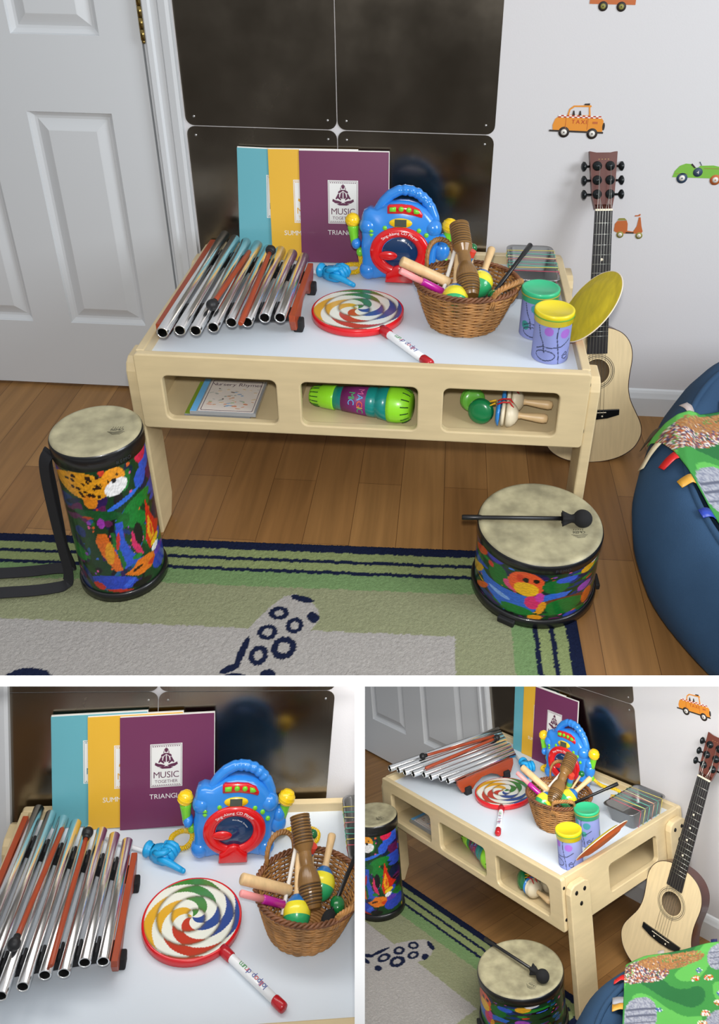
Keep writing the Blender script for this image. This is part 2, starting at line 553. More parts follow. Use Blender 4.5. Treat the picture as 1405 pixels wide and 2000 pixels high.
def sheets():
    m = mat_sheet(); scr = mat('screw_steel', '#c9c9c9', 0.3, metal=1.0)
    xa, xm, xb = ((-0.580, -0.136, 0.3185), (-0.62, -0.180, 0.330), (-0.580, -0.136, 0.342))[S.id]
    zs = ([0.462, 0.911, 1.36], [0.470, 0.926, 1.38], [0.430, 0.862, 1.29])[S.id]
    for j, row in enumerate(('lower', 'upper')):
        for i, side in enumerate(('door', 'bare wall')):
            a, b = ((xa, xm - 0.0012), (xm + 0.0012, xb))[i]
            c, e = zs[j] + 0.0012, zs[j + 1] - 0.0012
            nm = 'dark steel wall sheet, %s row, %s side' % (row, side)
            t = Thing('steel_sheet', nm, 'metal sheet', (0, WALL, 0), None, 'steel sheets on the wall')
            T = frame((0, -0.0015, 0), (1, 0, 0), None, (0, -1, 0))
            t.part('plate', MB().plate([rrect(a, c, b, e, 0.025)], 0.0012, 0, T=T), m)
            for hx, hz in ((a + 0.026, c + 0.026), (b - 0.026, c + 0.026), (a + 0.026, e - 0.026), (b - 0.026, e - 0.026)):
                t.part('screw', MB().lathe([(0, 0.0028), (0.003, 0.0024), (0.0036, 0.0008), (0.0036, 0)], 10, T=frame((hx, -0.0022, hz), (1, 0, 0), None, (0, -1, 0))), scr)
            t.done()

# ---------------------------------------------------------------- the table
def table():
    wood = mat('birch_plywood', '#cfbb92', 0.42, bump=0.03, bscale=40, vary=0.07, vscale=9, stretch=(1, 1, 5), coat=0.15)
    edge = mat('plywood_edge', '#c3a571', 0.5, vary=0.12, vscale=60)
    white = mat('white_laminate', '#d6dee6', 0.32, spec=0.4)
    screw = mat('black_bolt', '#1c1a1a', 0.4, metal=0.6)
    h, dep, ap, zt, fz = S.h, S.dep, S.ap, S.zt, S.fz
    zz = lambda z: h - (0.557 - z) * ap / 0.214
    t = Thing('activity_table', 'low birch plywood play table with white top and open cubbies', 'table', (0, 0, fz))
    q = lambda z: z - fz
    b = h - ap
    # front with three rounded openings
    T = frame((0, 0.011, 0), (1, 0, 0), None, (0, -1, 0))
    holes = [rrect(-0.486, q(zz(0.372)), -0.205, q(zz(0.499)), 0.016), rrect(-0.145, q(zz(0.372)), 0.141, q(zz(0.498)), 0.016), rrect(0.203, q(zz(0.374)), 0.482, q(zz(0.499)), 0.016)]
    t.part('front_panel', MB().plate([rrect(-0.55, q(b), 0.55, q(h), 0.010)] + holes, 0.011, 0.0035, T=T), wood)
    T = frame((0, dep - 0.011, 0), (1, 0, 0), None, (0, -1, 0))
    t.part('back_panel', MB().plate([rrect(-0.55, q(b), 0.55, q(h), 0.010)], 0.011, 0.003, T=T), wood)
    for sg in (-1, 1):
        T = frame((sg * 0.539, 0, 0), (0, 1, 0), None, (1, 0, 0))
        t.part('end_panel', MB().plate([rrect(0.0215, q(b), dep - 0.0215, q(h), 0.004), rrect(0.255, q(zz(0.385)), 0.545, q(zz(0.498)), 0.016)], 0.011, 0.003, T=T), wood)
    t.part('tabletop', MB().box((-0.529, 0.021, q(zt - 0.016)), (0.529, dep - 0.021, q(zt))), white)
    t.part('cubby_floor', MB().box((-0.529, 0.0215, q(zz(0.346))), (0.529, dep - 0.0215, q(zz(0.360)))), wood)
    for x in (-0.175, 0.172):
        t.part('divider', MB().box((x - 0.008, 0.0215, q(zz(0.360))), (x + 0.008, 0.226, q(zt - 0.016))), wood)
    t.part('cubby_back', MB().box((-0.529, 0.225, q(zz(0.360))), (0.529, 0.240, q(zt - 0.016))).box((0.40, 0.239, q(zz(0.360))), (0.412, 0.69, q(zt - 0.016))).box((-0.412, 0.239, q(zz(0.360))), (-0.40, 0.69, q(zt - 0.016))), wood)
    for sx in (-1, 1):
        for y0, y1, fr in ((0.012, 0.118, 1), (dep - 0.118, dep - 0.012, -1)):
            lg = MB()
            ztop = zz(0.530)
            def yy(v): return y0 + v if fr == 1 else y1 - v
            poly = [(yy(0), q(fz)), (yy(0.075), q(fz)), (yy(0.106), q(fz) + 0.06), (yy(0.106), q(ztop) - 0.03), (yy(0.098), q(ztop) - 0.01), (yy(0.08), q(ztop)), (yy(0.026), q(ztop)), (yy(0.008), q(ztop) - 0.01), (yy(0), q(ztop) - 0.03)]
            T = frame((sx * 0.5645, 0, 0), (0, 1, 0), None, (1, 0, 0))
            lg.plate([poly], 0.0135, 0.004, T=T)
            o = t.part('leg', lg, [wood, edge])
            for by, bz in ((0.032, 0.03), (0.075, 0.03), (0.053, 0.075)):
                t.part('bolt', MB().lathe([(0, 0.0022), (0.006, 0.0022), (0.0078, 0.0006), (0.0078, -0.001)], 14, T=frame((sx * 0.578, yy(by), q(ztop) - bz), (0, 1, 0), None, (sx, 0, 0))), screw, o)
    if S.id != 1:
        for z in (0.045, ap - 0.035):
            t.part('screw', MB().lathe([(0, 0.0015), (0.005, 0.0015), (0.006, 0)], 12, T=frame((0.550, 0.011, q(b) + z), (0, 1, 0), None, (1, 0, 0))), screw)
    t.done()

# ---------------------------------------------------------------- song books
def emblem(mb, w, hgt, mi, T):
    """seated figure, border and bands of the printed label (local xy, width w, height hgt)"""
    P = lambda pts: [(x * w, y * hgt) for x, y in pts]
    z = 0.0004
    def put(pts): mb.plate([P(pts)], z, 0, mi, T)
    put(oval(0.5, 0.845, 0.050, 0.040, 18))                                            # head
    mb.plate([P([(0.40, 0.79), (0.44, 0.875), (0.5, 0.915), (0.56, 0.875), (0.60, 0.79), (0.57, 0.79), (0.565, 0.85), (0.5, 0.893), (0.435, 0.85), (0.43, 0.79)])], z, 0, mi, T)   # hood
    put([(0.43, 0.785), (0.57, 0.785), (0.66, 0.745), (0.665, 0.70), (0.60, 0.715), (0.5, 0.765), (0.40, 0.715), (0.335, 0.70), (0.34, 0.745)])      # shoulders
    put([(0.485, 0.745), (0.42, 0.70), (0.39, 0.60), (0.485, 0.575)]); put([(0.515, 0.745), (0.58, 0.70), (0.61, 0.60), (0.515, 0.575)])          # robe
    put([(0.33, 0.69), (0.375, 0.70), (0.37, 0.62), (0.44, 0.565), (0.42, 0.54), (0.32, 0.59), (0.27, 0.56), (0.25, 0.585)])                        # arms
    put([(0.67, 0.69), (0.625, 0.70), (0.63, 0.62), (0.56, 0.565), (0.58, 0.54), (0.68, 0.59), (0.73, 0.56), (0.75, 0.585)])
    put([(0.16, 0.575), (0.24, 0.545), (0.36, 0.53), (0.47, 0.50), (0.40, 0.465), (0.24, 0.475), (0.14, 0.52)])                                     # crossed legs
    put([(0.84, 0.575), (0.76, 0.545), (0.64, 0.53), (0.53, 0.50), (0.60, 0.465), (0.76, 0.475), (0.86, 0.52)])
    put([(0.28, 0.455), (0.50, 0.485), (0.72, 0.455), (0.62, 0.425), (0.38, 0.425)])
    mb.plate([P([(0.03, 0.02), (0.97, 0.02), (0.97, 0.98), (0.03, 0.98)]), P([(0.04, 0.028), (0.04, 0.972), (0.96, 0.972), (0.96, 0.028)])], z, 0, mi, T)
    for k in range(13):
        x = 0.07 + k * 0.068
        put([(x, 0.935), (x + 0.045, 0.935), (x + 0.03, 0.955), (x + 0.01, 0.955)])
        put([(x, 0.045), (x + 0.045, 0.045), (x + 0.03, 0.06), (x + 0.01, 0.06)])

def books():
    pages = mat('book_paper', '#e6e4de', 0.7); lab = mat('label_white', '#e3e3e0', 0.6)
    spec = [('teal', '#63aab6', None, -0.436, 0.683, 0), ('yellow', '#e2b034', 'SUMMER', -0.335, 0.664, 0.002), ('purple', '#6e2f55', 'TRIANGLE', -0.246, 0.655, 0.0)]
    wdt, hgt = 0.264, 0.331
    tops = {0: [(-0.432, 0.712), (-0.340, 0.709), (-0.248, 0.706)], 1: [(-0.472, 0.711), (-0.372, 0.708), (-0.283, 0.705)], 2: [(-0.364, 0.711), (-0.300, 0.708), (-0.220, 0.705)]}[S.id]
    base = {0: [(-0.438, 0.662), (-0.335, 0.654), (-0.244, 0.648)], 1: [(-0.456, 0.655), (-0.356, 0.646), (-0.268, 0.640)], 2: [(-0.366, 0.660), (-0.302, 0.654), (-0.225, 0.646)]}[S.id]
    desc = ['teal song book half hidden', 'yellow song book in the middle', 'purple song book in front']
    for i, (c, hx, title, *_r) in enumerate(spec):
        bx, by = base[i]; tx, ty = tops[i]
        cov = mat(c + '_cover', hx, 0.45, coat=0.1)
        ink = mat(c + '_ink', {'teal': '#3f7f8c', 'yellow': '#d9a22a', 'purple': '#5c2746'}[c], 0.6)
        up = Vector((tx - bx, ty - by, 0)); up.z = math.sqrt(max(0.01, hgt ** 2 - up.length_squared))
        T0 = frame((0, 0, 0), (1, 0, 0), None, (1, 0, 0)) if 0 else None
        y = up.normalized(); n = Vector((1, 0, 0)).cross(y).normalized(); x = y.cross(n)
        R = Matrix((x, y, n)).transposed()
        t = Thing('song_book', '%s, leaning on the steel sheets' % desc[i], 'book', (bx, by, S.zt + 0.001), R, 'song books leaning on steel sheets')
        front = MB().box((0, 0, 0.0), (wdt, hgt, 0.0014), 0.0005)
        t.part('front_cover', front, cov)
        t.part('pages', MB().box((0.001, 0.003, -0.0052), (wdt + 0.002, hgt + 0.003, -0.0002)), pages)
        t.part('back_cover', MB().box((0, 0, -0.0068), (wdt, hgt, -0.0053), 0.0005), cov)
        ew, eh = 0.090, 0.128
        ex, ey = {'teal': (0.086, 0.128), 'yellow': (0.072, 0.116), 'purple': (0.084, 0.120)}[c]
        lb = t.part('label', MB().box((ex, ey, 0.0013), (ex + ew, ey + eh, 0.0018)), lab, label='white printed label')
        Te = Matrix.Translation((ex, ey, 0.0019))
        em = MB(); emblem(em, ew, eh, 0, Te)
        t.part('emblem', em, ink, lb)
        tx_ = MB()
        tx_.text('MUSIC', 0.0265, Matrix.Translation((ex + ew / 2, ey + 0.0275, 0.0019)), depth=0.02)
        tx_.text('TOGETHER', 0.0128, Matrix.Translation((ex + ew / 2, ey + 0.0125, 0.0019)), depth=0.02)
        t.part('lettering', tx_, ink, lb)
        if title:
            o = 0.082 if c == 'purple' else 0.040
            t.part('title', MB().text(title, 0.0205, Matrix.Translation((o, 0.086 if c == 'purple' else 0.078, 0.0016)), center=False, depth=0.02), lab)
        t.done()

# ---------------------------------------------------------------- tubular chimes and their mallets
def chimes():
    chrome = mat('polished_tube', '#f0f0f0', 0.2, metal=1.0)
    red = mat('padauk_wood', '#9c4020', 0.4, vary=0.12, vscale=20, stretch=(8, 1, 8))
    blk = mat('black_felt', '#17171a', 0.85)
    zo = S.zt
    t = Thing('tubular_chimes', 'rack of eight polished chime tubes with red sides', 'chimes', (-0.345, 0.32, zo))
    lerp = lambda a, b: [a + (b - a) * i / 7 for i in range(8)]
    xn = (lerp(-0.480, -0.213), lerp(-0.512, -0.227), lerp(-0.511, -0.230))[S.id]     # near and far ends of the tubes
    xf = (lerp(-0.479, -0.213), lerp(-0.491, -0.229), lerp(-0.447, -0.204))[S.id]
    ny = ([0.032, 0.048, 0.050, 0.070, 0.100, 0.105, 0.132, 0.136], [0.075, 0.086, 0.088, 0.107, 0.132, 0.134, 0.158, 0.158], [0.021, 0.040, 0.046, 0.064, 0.094, 0.100, 0.124, 0.132])[S.id]
    fy = ([0.662, 0.632, 0.612, 0.596, 0.566, 0.560, 0.540, 0.518], [0.650, 0.628, 0.608, 0.592, 0.566, 0.560, 0.540, 0.518], [0.648, 0.628, 0.608, 0.590, 0.562, 0.556, 0.536, 0.514])[S.id]
    def xat(i, y):        # x of tube i (or of a line beside it) at depth y
        return xn[i] + (xf[i] - xn[i]) * (y - ny[i]) / (fy[i] - ny[i])
    r = 0.0145
    L = lambda x, y, z: (x + 0.345, y - 0.32, z)
    zc = 0.0735
    for x, x2, a, b in zip(xn, xf, ny, fy):
        tb = MB()
        T = along(L(x, a, zc), L(x2, b, zc)); ln = math.hypot(b - a, x2 - x)
        tb.lathe([(r - 0.003, 0.002), (r - 0.0026, 0), (r - 0.0004, 0), (r, 0.0008), (r, ln - 0.0008), (r - 0.0004, ln), (r - 0.0026, ln), (r - 0.003, ln - 0.002), (r - 0.003, 0.002)], 28, T=T)
        t.part('chime_tube', tb, chrome)
    for i8, gp, y0, y1 in ((0, -0.028, 0.090, 0.625), (7, 0.024, 0.165, 0.480)):
        pa, pb = Vector(L(xat(i8, y0) + gp, y0, 0)), Vector(L(xat(i8, y1) + gp, y1, 0))
        ln = (pb - pa).length; Tr = frame(pa, pb - pa, None, (1, 0, 0))
        P = lambda f, z: (ln * f, z)
        poly = [P(0, 0.048), P(0.06, 0.014), P(0.24, 0.012), P(0.30, 0.030), P(0.42, 0.047), P(0.58, 0.047), P(0.70, 0.030), P(0.76, 0.012), P(0.94, 0.014), P(1, 0.050), P(1, 0.072), P(0, 0.066)]
        side = t.part('side_rail', MB().plate([poly], 0.008, 0.002, T=Tr), red, label='red wood side rail')
        for f in (0.15, 0.85):
            o = 0.017 if i8 else -0.017
            t.part('rubber_foot', MB().box((ln * f - 0.016, 0, min(o, 0) - 0.004), (ln * f + 0.016, 0.033, max(o, 0) + 0.004), 0.004, T=Tr), blk, side)
    for f in (0.15, 0.85):
        ya = 0.090 + 0.535 * f; yb = 0.165 + 0.315 * f
        a, b = Vector(L(xat(0, ya) - 0.022, ya, 0.046)), Vector(L(xat(7, yb) + 0.018, yb, 0.046))
        bar = MB().box((-0.5, -0.5, -0.5), (0.5, 0.5, 0.5), 0.0, T=Matrix.Translation((a + b) / 2) @ (b - a).to_track_quat('X', 'Z').to_matrix().to_4x4() @ Matrix.Diagonal(((b - a).length, 0.036, 0.022, 1)))
        t.part('felt_bar', bar, blk, label='black padded cross bar')
        for k in range(7):
            yy = ya + (yb - ya) * (k + 1) / 8; xm = (xat(k, yy) + xat(k + 1, yy)) / 2
            t.part('felt_spacer', MB().box((xm + 0.345 - 0.0035, yy - 0.32 - 0.022, 0.052), (xm + 0.345 + 0.0035, yy - 0.32 + 0.022, 0.073), 0.002), blk)
    t.done()
    m1, m2 = ((((-0.381, 0.133), (-0.366, 0.494)), ((-0.303, 0.489), (-0.293, 0.056))), (((-0.430, 0.190), (-0.405, 0.550)), ((-0.334, 0.522), (-0.337, 0.136))), (((-0.444, 0.165), (-0.374, 0.553)), ((-0.336, 0.534), (-0.357, 0.110))))[S.id]
    for (b, e, lab) in (((*m1[0], 0.632), (*m1[1], 0.622), 'red mallet on the chimes, black ball at near end'),
                        ((*m2[0], 0.632), (*m2[1], 0.622), 'red mallet on the chimes, black ball at far end')):
        b = Vector(b); e = Vector(e); dz = Vector((0, 0, zo - 0.527))
        dx = 0.0
        m = Thing('chime_mallet', lab, 'mallet', (b.x + dx, b.y, zo + 0.073), None, 'mallets on the chime tubes')
        o = Vector((b.x, b.y, 0.6))
        p0, p1 = b - o, e - o; p0.z = 0.0300; p1.z = 0.0215
        d = (p1 - p0).normalized()
        m.part('stick', MB().tube([p0 + d * 0.008, p0 + d * 0.05, p1 - d * 0.1, p1 - d * 0.004, p1], [0.0062, 0.0065, 0.0072, 0.007, 0.005], 12), red)
        m.part('ball', MB().ball(p0, 0.0150, 20, 14).tube([p0 + d * 0.006, p0 + d * 0.022], [0.0095, 0.0085], 14), mat('black_rubber', '#141416', 0.5), label='black rubber ball')
        m.done()
# ---------------------------------------------------------------- toy player
def player():
    blue = mat('blue_plastic', '#2f86dc', 0.22, coat=0.5); red = mat('red_plastic', '#d81418', 0.2, coat=0.5)
    navy = mat('navy_window', '#12345e', 0.08, coat=0.6); green = mat('lime_plastic', '#76cf2c', 0.25, coat=0.4)
    yel = mat('yellow_plastic', '#f2c90f', 0.25, coat=0.4); grey = mat('lcd_grey', '#4d5347', 0.2); wht = mat('white_print', '#f0f0f0', 0.5)
    lc = {0: (0.062, 0.560), 1: (0.057, 0.550), 2: (0.058, 0.590)}[S.id]
    yaw = {0: 0.0, 1: 0.0, 2: 0.06}[S.id]
    R = euler(0, 0, yaw) @ euler(math.radians(-8), 0, 0)
    t = Thing('toy_music_player', 'blue and red toy disc player with handle', 'toy player', (lc[0], lc[1], S.zt + 0.0005), R)
    sx, sz = 0.000245, 0.000256
    P = lambda pts: [((x - 635) * sx, (1172 - y) * sz) for x, y in pts]
    F = frame((0, 0, 0), (1, 0, 0), None, (0, -1, 0))     # local xy = face of the toy, z towards the viewer
    outline = P([(178, 1080), (200, 1140), (260, 1168), (340, 1168), (420, 1150), (520, 1168), (740, 1168), (850, 1150), (930, 1168), (1010, 1166), (1058, 1130), (1066, 1060), (1060, 960),
                 (1075, 800), (1100, 700), (1096, 600), (1060, 500), (1000, 430), (930, 350), (830, 290), (720, 262), (620, 260), (520, 280), (430, 330), (350, 370), (270, 350), (200, 385), (172, 470),
                 (166, 580), (180, 690), (168, 760), (170, 850), (186, 930), (180, 1010)])
    body = MB().pillow(outline, [(0.90, -0.020), (0.97, -0.017), (1.0, -0.012), (1.0, 0.012), (0.985, 0.022), (0.95, 0.030), (0.86, 0.036), (0.5, 0.040), (0.05, 0.041)], T=F)
    for x, y, rx, rz in ((110, 770, 52, 62), (1120, 820, 92, 110), (1130, 720, 70, 90)):
        p = P([(x, y)])[0]
        body.ball((p[0], -0.010, p[1]), (rx * sx * 1.1, 0.022, rz * sz * 1.1), 20, 12)
    for x, y in ((262, 1070), (990, 1070), (256, 560), (1010, 560)):
        p = P([(x, y)])[0]
        body.ball((p[0], -0.016, p[1]), (0.027, 0.028, 0.0275), 22, 14)
    t.part('body', body, blue)
    arc = P([(330, 500), (372, 385), (430, 290), (505, 215), (600, 165), (710, 155), (820, 190), (910, 255), (975, 340), (1020, 450), (1036, 560)])
    hp = []; rs = []
    for i in range(len(arc) - 1):
        for k in range(8):
            f = k / 8; hp.append((arc[i][0] + (arc[i + 1][0] - arc[i][0]) * f, -0.004, arc[i][1] + (arc[i + 1][1] - arc[i][1]) * f))
            u = (i + f) / (len(arc) - 1)
            rs.append(0.0152 + (0.0013 * math.cos((i + f) * 2 * PI * 1.5) if 0.40 < u < 0.78 else 0))
    t.part('handle', MB().tube(hp, rs, 16), blue)
    c = P([(635, 830)])[0]
    ring = MB().lathe([(0.086, 0.034), (0.086, 0.043), (0.082, 0.048), (0.070, 0.050), (0.058, 0.048), (0.052, 0.044), (0.0515, 0.040)], 56, T=F @ Matrix.Translation((c[0], c[1], 0)), sy=0.86)
    rg = t.part('disc_door', ring, red, label='red disc door ring')
    t.part('window', MB().lathe([(0.0525, 0.040), (0.04, 0.044), (0.02, 0.0465), (0, 0.047)], 40, T=F @ Matrix.Translation((c[0] + 0.001, c[1], 0)), sy=0.86), navy, rg, label='dark blue see-through window')
    p = P([(500, 865)])[0]
    t.part('latch', MB().ball((p[0], -0.047, p[1]), (0.027, 0.006, 0.0135), 24, 10), red, rg)
    q = P([(470, 1172), (800, 1172), (790, 1070), (730, 1040), (690, 985), (632, 968), (575, 985), (535, 1040), (480, 1070)])
    t.part('foot', MB().pillow(q, [(1.0, 0.02), (1.0, 0.046), (0.96, 0.053), (0.85, 0.055), (0.1, 0.055)], T=F), red)
    txt = MB().text('Sing-Along CD Player', 0.0125, F @ Matrix.Translation((c[0], c[1], 0.0505)) @ Matrix.Diagonal((1, 0.86, 1, 1)), arc=0.064, depth=0.05, gap=0.07)
    txt.text('Anti-Shock System', 0.0062, F @ Matrix.Translation((c[0], c[1], 0.0475)) @ Matrix.Rotation(-0.5, 4, 'Z') @ Matrix.Diagonal((1, 0.9, 1, 1)), arc=0.038, depth=0.05, gap=0.09)
    t.part('lettering', txt, wht, rg)
    pan = P([(478, 400), (478, 320), (500, 300), (640, 290), (760, 300), (850, 340), (890, 400), (885, 436), (800, 415), (660, 395), (520, 400)])
    pb = t.part('button_panel', MB().pillow(pan, [(1.0, 0.030), (1.0, 0.040), (0.94, 0.043), (0.1, 0.0435)], T=F @ Matrix.Translation((0, 0, -0.004))), red)
    def btn(poly, h=0.046, d=0.0, par=None):
        t.part('button', MB().pillow(P(poly), [(1.0, h - 0.008 + d), (1.0, h - 0.001 + d), (0.88, h + 0.0008 + d), (0.1, h + 0.0012 + d)], T=F), green, par)
    btn([(505, 375), (505, 328), (580, 320), (580, 372)], d=-0.003, par=pb)
    btn(oval(640, 343, 30, 28, 16), d=-0.003, par=pb); btn(oval(728, 348, 30, 28, 16), d=-0.003, par=pb)
    btn([(785, 335), (830, 345), (858, 378), (830, 392), (785, 388)], d=-0.003, par=pb)
    e = P(oval(638, 498, 134, 54, 36))
    dp = t.part('display_bezel', MB().pillow(e, [(1.0, 0.032), (1.0, 0.041), (0.95, 0.043), (0.1, 0.0432)], T=F), yel, label='yellow bezel of the display')
    a, b = P([(568, 540), (706, 456)])
    t.part('display', MB().box((a[0], a[1], 0.0415), (b[0], b[1], 0.0440), 0.0008, T=F), grey, dp)
    for x, y, r_ in ((455, 560, 27), (852, 578, 27), (940, 626, 27), (1003, 703, 26)):
        btn(oval(x, y, r_, r_, 16), h=0.0405)
    btn([(268, 608), (296, 572), (326, 605), (300, 618)], h=0.0415); btn([(270, 632), (300, 625), (326, 634), (298, 668)], h=0.0415)
    btn(oval(1080, 872, 33, 30, 18), h=0.015)
    for nm, hx, hy, bx, by, r_ in (('left', 92, 720, 66, 510, 0.0212), ('right', 1172, 710, 1210, 540, 0.0235)):
        (x0, z0), (x1, z1) = P([(hx, hy), (bx, by)])
        d = Vector((x1 - x0, 0, z1 - z0)); ln = d.length
        T = along((x0, -0.010, z0 - 0.02), (x1, -0.010, z1))
        mic = t.part('microphone', MB().lathe([(0, 0), (0.010, 0.001), (0.012, 0.02), (0.015, 0.045), (0.0165, 0.055), (0.014, 0.060), (0, 0.060)], 20, T=T), green, label='lime green toy microphone')
        hd = MB().ball((x1, -0.010, z1), r_, 24, 16)
        for k in range(-1, 3):
            rr = math.sqrt(max(1e-6, r_ ** 2 - (0.009 * k) ** 2))
            Q = Matrix.Translation((x1, -0.010, z1)) @ Matrix.Rotation(0.35, 4, 'Y') @ Matrix.Translation((0, 0, 0.009 * k))
            hd.tube([(rr * math.cos(2 * PI * i / 32), rr * math.sin(2 * PI * i / 32), 0) for i in range(32)], 0.0009, 6, closed=True, T=Q)
        t.part('microphone_head', hd, yel, mic, label='yellow round head')
        sg = -1 if nm == 'left' else 1
        t.part('cord_plug', MB().ball((sg * 0.118 if sg < 0 else 0.128, -0.006, 0.076 if sg < 0 else 0.060), (0.011, 0.011, 0.014), 14, 10), green)
        # coiled cord lying on the table
        if sg < 0:
            path = [(-0.118, 0.000, 0.066), (-0.116, 0.012, 0.040), (-0.120, 0.022, 0.016), (-0.136, 0.006, 0.009), (-0.160, 0.008, 0.009), (-0.176, 0.028, 0.010), (-0.174, 0.056, 0.012), (-0.152, 0.074, 0.014), (-0.124, 0.070, 0.015), (-0.108, 0.052, 0.015)]
        else:
            path = [(0.132, 0.0, 0.055), (0.140, 0.030, 0.030), (0.152, 0.060, 0.014), (0.180, 0.075, 0.013), (0.215, 0.070, 0.014), (0.240, 0.050, 0.013), (0.238, 0.020, 0.012), (0.222, 0.000, 0.012)]
        pts = [Vector(p) for p in path]; dense = []
        for i in range(len(pts) - 1):
            p0, p1, p2, p3 = pts[max(0, i - 1)], pts[i], pts[i + 1], pts[min(len(pts) - 1, i + 2)]
            for k in range(40):
                u = k / 40
                dense.append(0.5 * ((2 * p1) + (p2 - p0) * u + (2 * p0 - 5 * p1 + 4 * p2 - p3) * u * u + (3 * p1 - p0 - 3 * p2 + p3) * u ** 3))
        hel = []; ph = 0
        for i in range(len(dense) - 1):
            d = (dense[i + 1] - dense[i]); tt = d.normalized(); n = Vector((0, 0, 1)); n = (n - tt * n.dot(tt)).normalized(); b2 = tt.cross(n)
            ph += d.length / 0.0042 * 2 * PI
            q = dense[i] + (n * math.cos(ph) + b2 * math.sin(ph)) * 0.0068
            q.z = max(q.z, 0.004 - 0.14 * 0)
            hel.append(R.inverted() @ (R @ q) if 0 else q)
        t.part('coiled_cord', MB().tube(hel, 0.0016, 5), yel, mic, label='yellow coiled cord')
    t.done()

# ---------------------------------------------------------------- pointer with hand
def pointer():
    blue = mat('sky_blue_plastic', '#1fa3e0', 0.35); wht = mat('white_plastic', '#e4e6ea', 0.3)
    x, y = {0: (-0.122, 0.526), 1: (-0.130, 0.524), 2: (-0.150, 0.540)}[S.id]
    t = Thing('hand_pointer', 'white rod with a bright blue pointing hand', 'pointer', (x, y, S.zt), euler(0, 0, -0.42))
    t.part('rod', MB().tube([(-0.185, 0, 0.010), (-0.09, 0, 0.010), (-0.035, 0, 0.012)], [0.0052, 0.0058, 0.0065], 14), wht)
    h = MB()
    h.lathe([(0, -0.002), (0.017, -0.002), (0.0215, 0.002), (0.0215, 0.009), (0.0175, 0.012), (0.0165, 0.020)], 26, T=along((-0.058, 0, 0.0215), (0, 0, 0.0215)))
    h.pillow([(-0.040, -0.016), (-0.020, -0.024), (0.006, -0.025), (0.020, -0.020), (0.024, 0.004), (0.020, 0.024), (0.002, 0.029), (-0.026, 0.022), (-0.040, 0.012)], [(0.70, 0.001), (0.95, 0.006), (1.0, 0.018), (0.96, 0.030), (0.80, 0.037), (0.1, 0.040)])
    for k in range(3):        # curled fingers
        yy = 0.0225 - 0.0145 * k
        h.tube([(-0.008, yy, 0.037), (0.008, yy, 0.041), (0.022, yy, 0.037), (0.0285, yy, 0.025), (0.024, yy, 0.013), (0.012, yy, 0.010)], [0.0070, 0.0078, 0.0080, 0.0076, 0.0068, 0.005], 14)
        h.ball((-0.008, yy, 0.037), 0.0072, 14, 10)
    h.tube([(-0.006, -0.021, 0.024), (0.018, -0.022, 0.023), (0.038, -0.022, 0.019), (0.056, -0.022, 0.014), (0.070, -0.022, 0.0105)], [0.0105, 0.0098, 0.0088, 0.0078, 0.0068], 16)
    h.ball((0.070, -0.022, 0.0105), 0.0070, 14, 10)
    h.tube([(-0.024, -0.014, 0.031), (-0.008, -0.023, 0.039), (0.008, -0.018, 0.044), (0.018, -0.006, 0.045)], [0.0075, 0.0082, 0.0074, 0.0060], 14)
    h.ball((0.018, -0.006, 0.045), 0.0062, 12, 8)
    t.part('hand', h, blue, label='bright blue pointing hand')
    t.done()

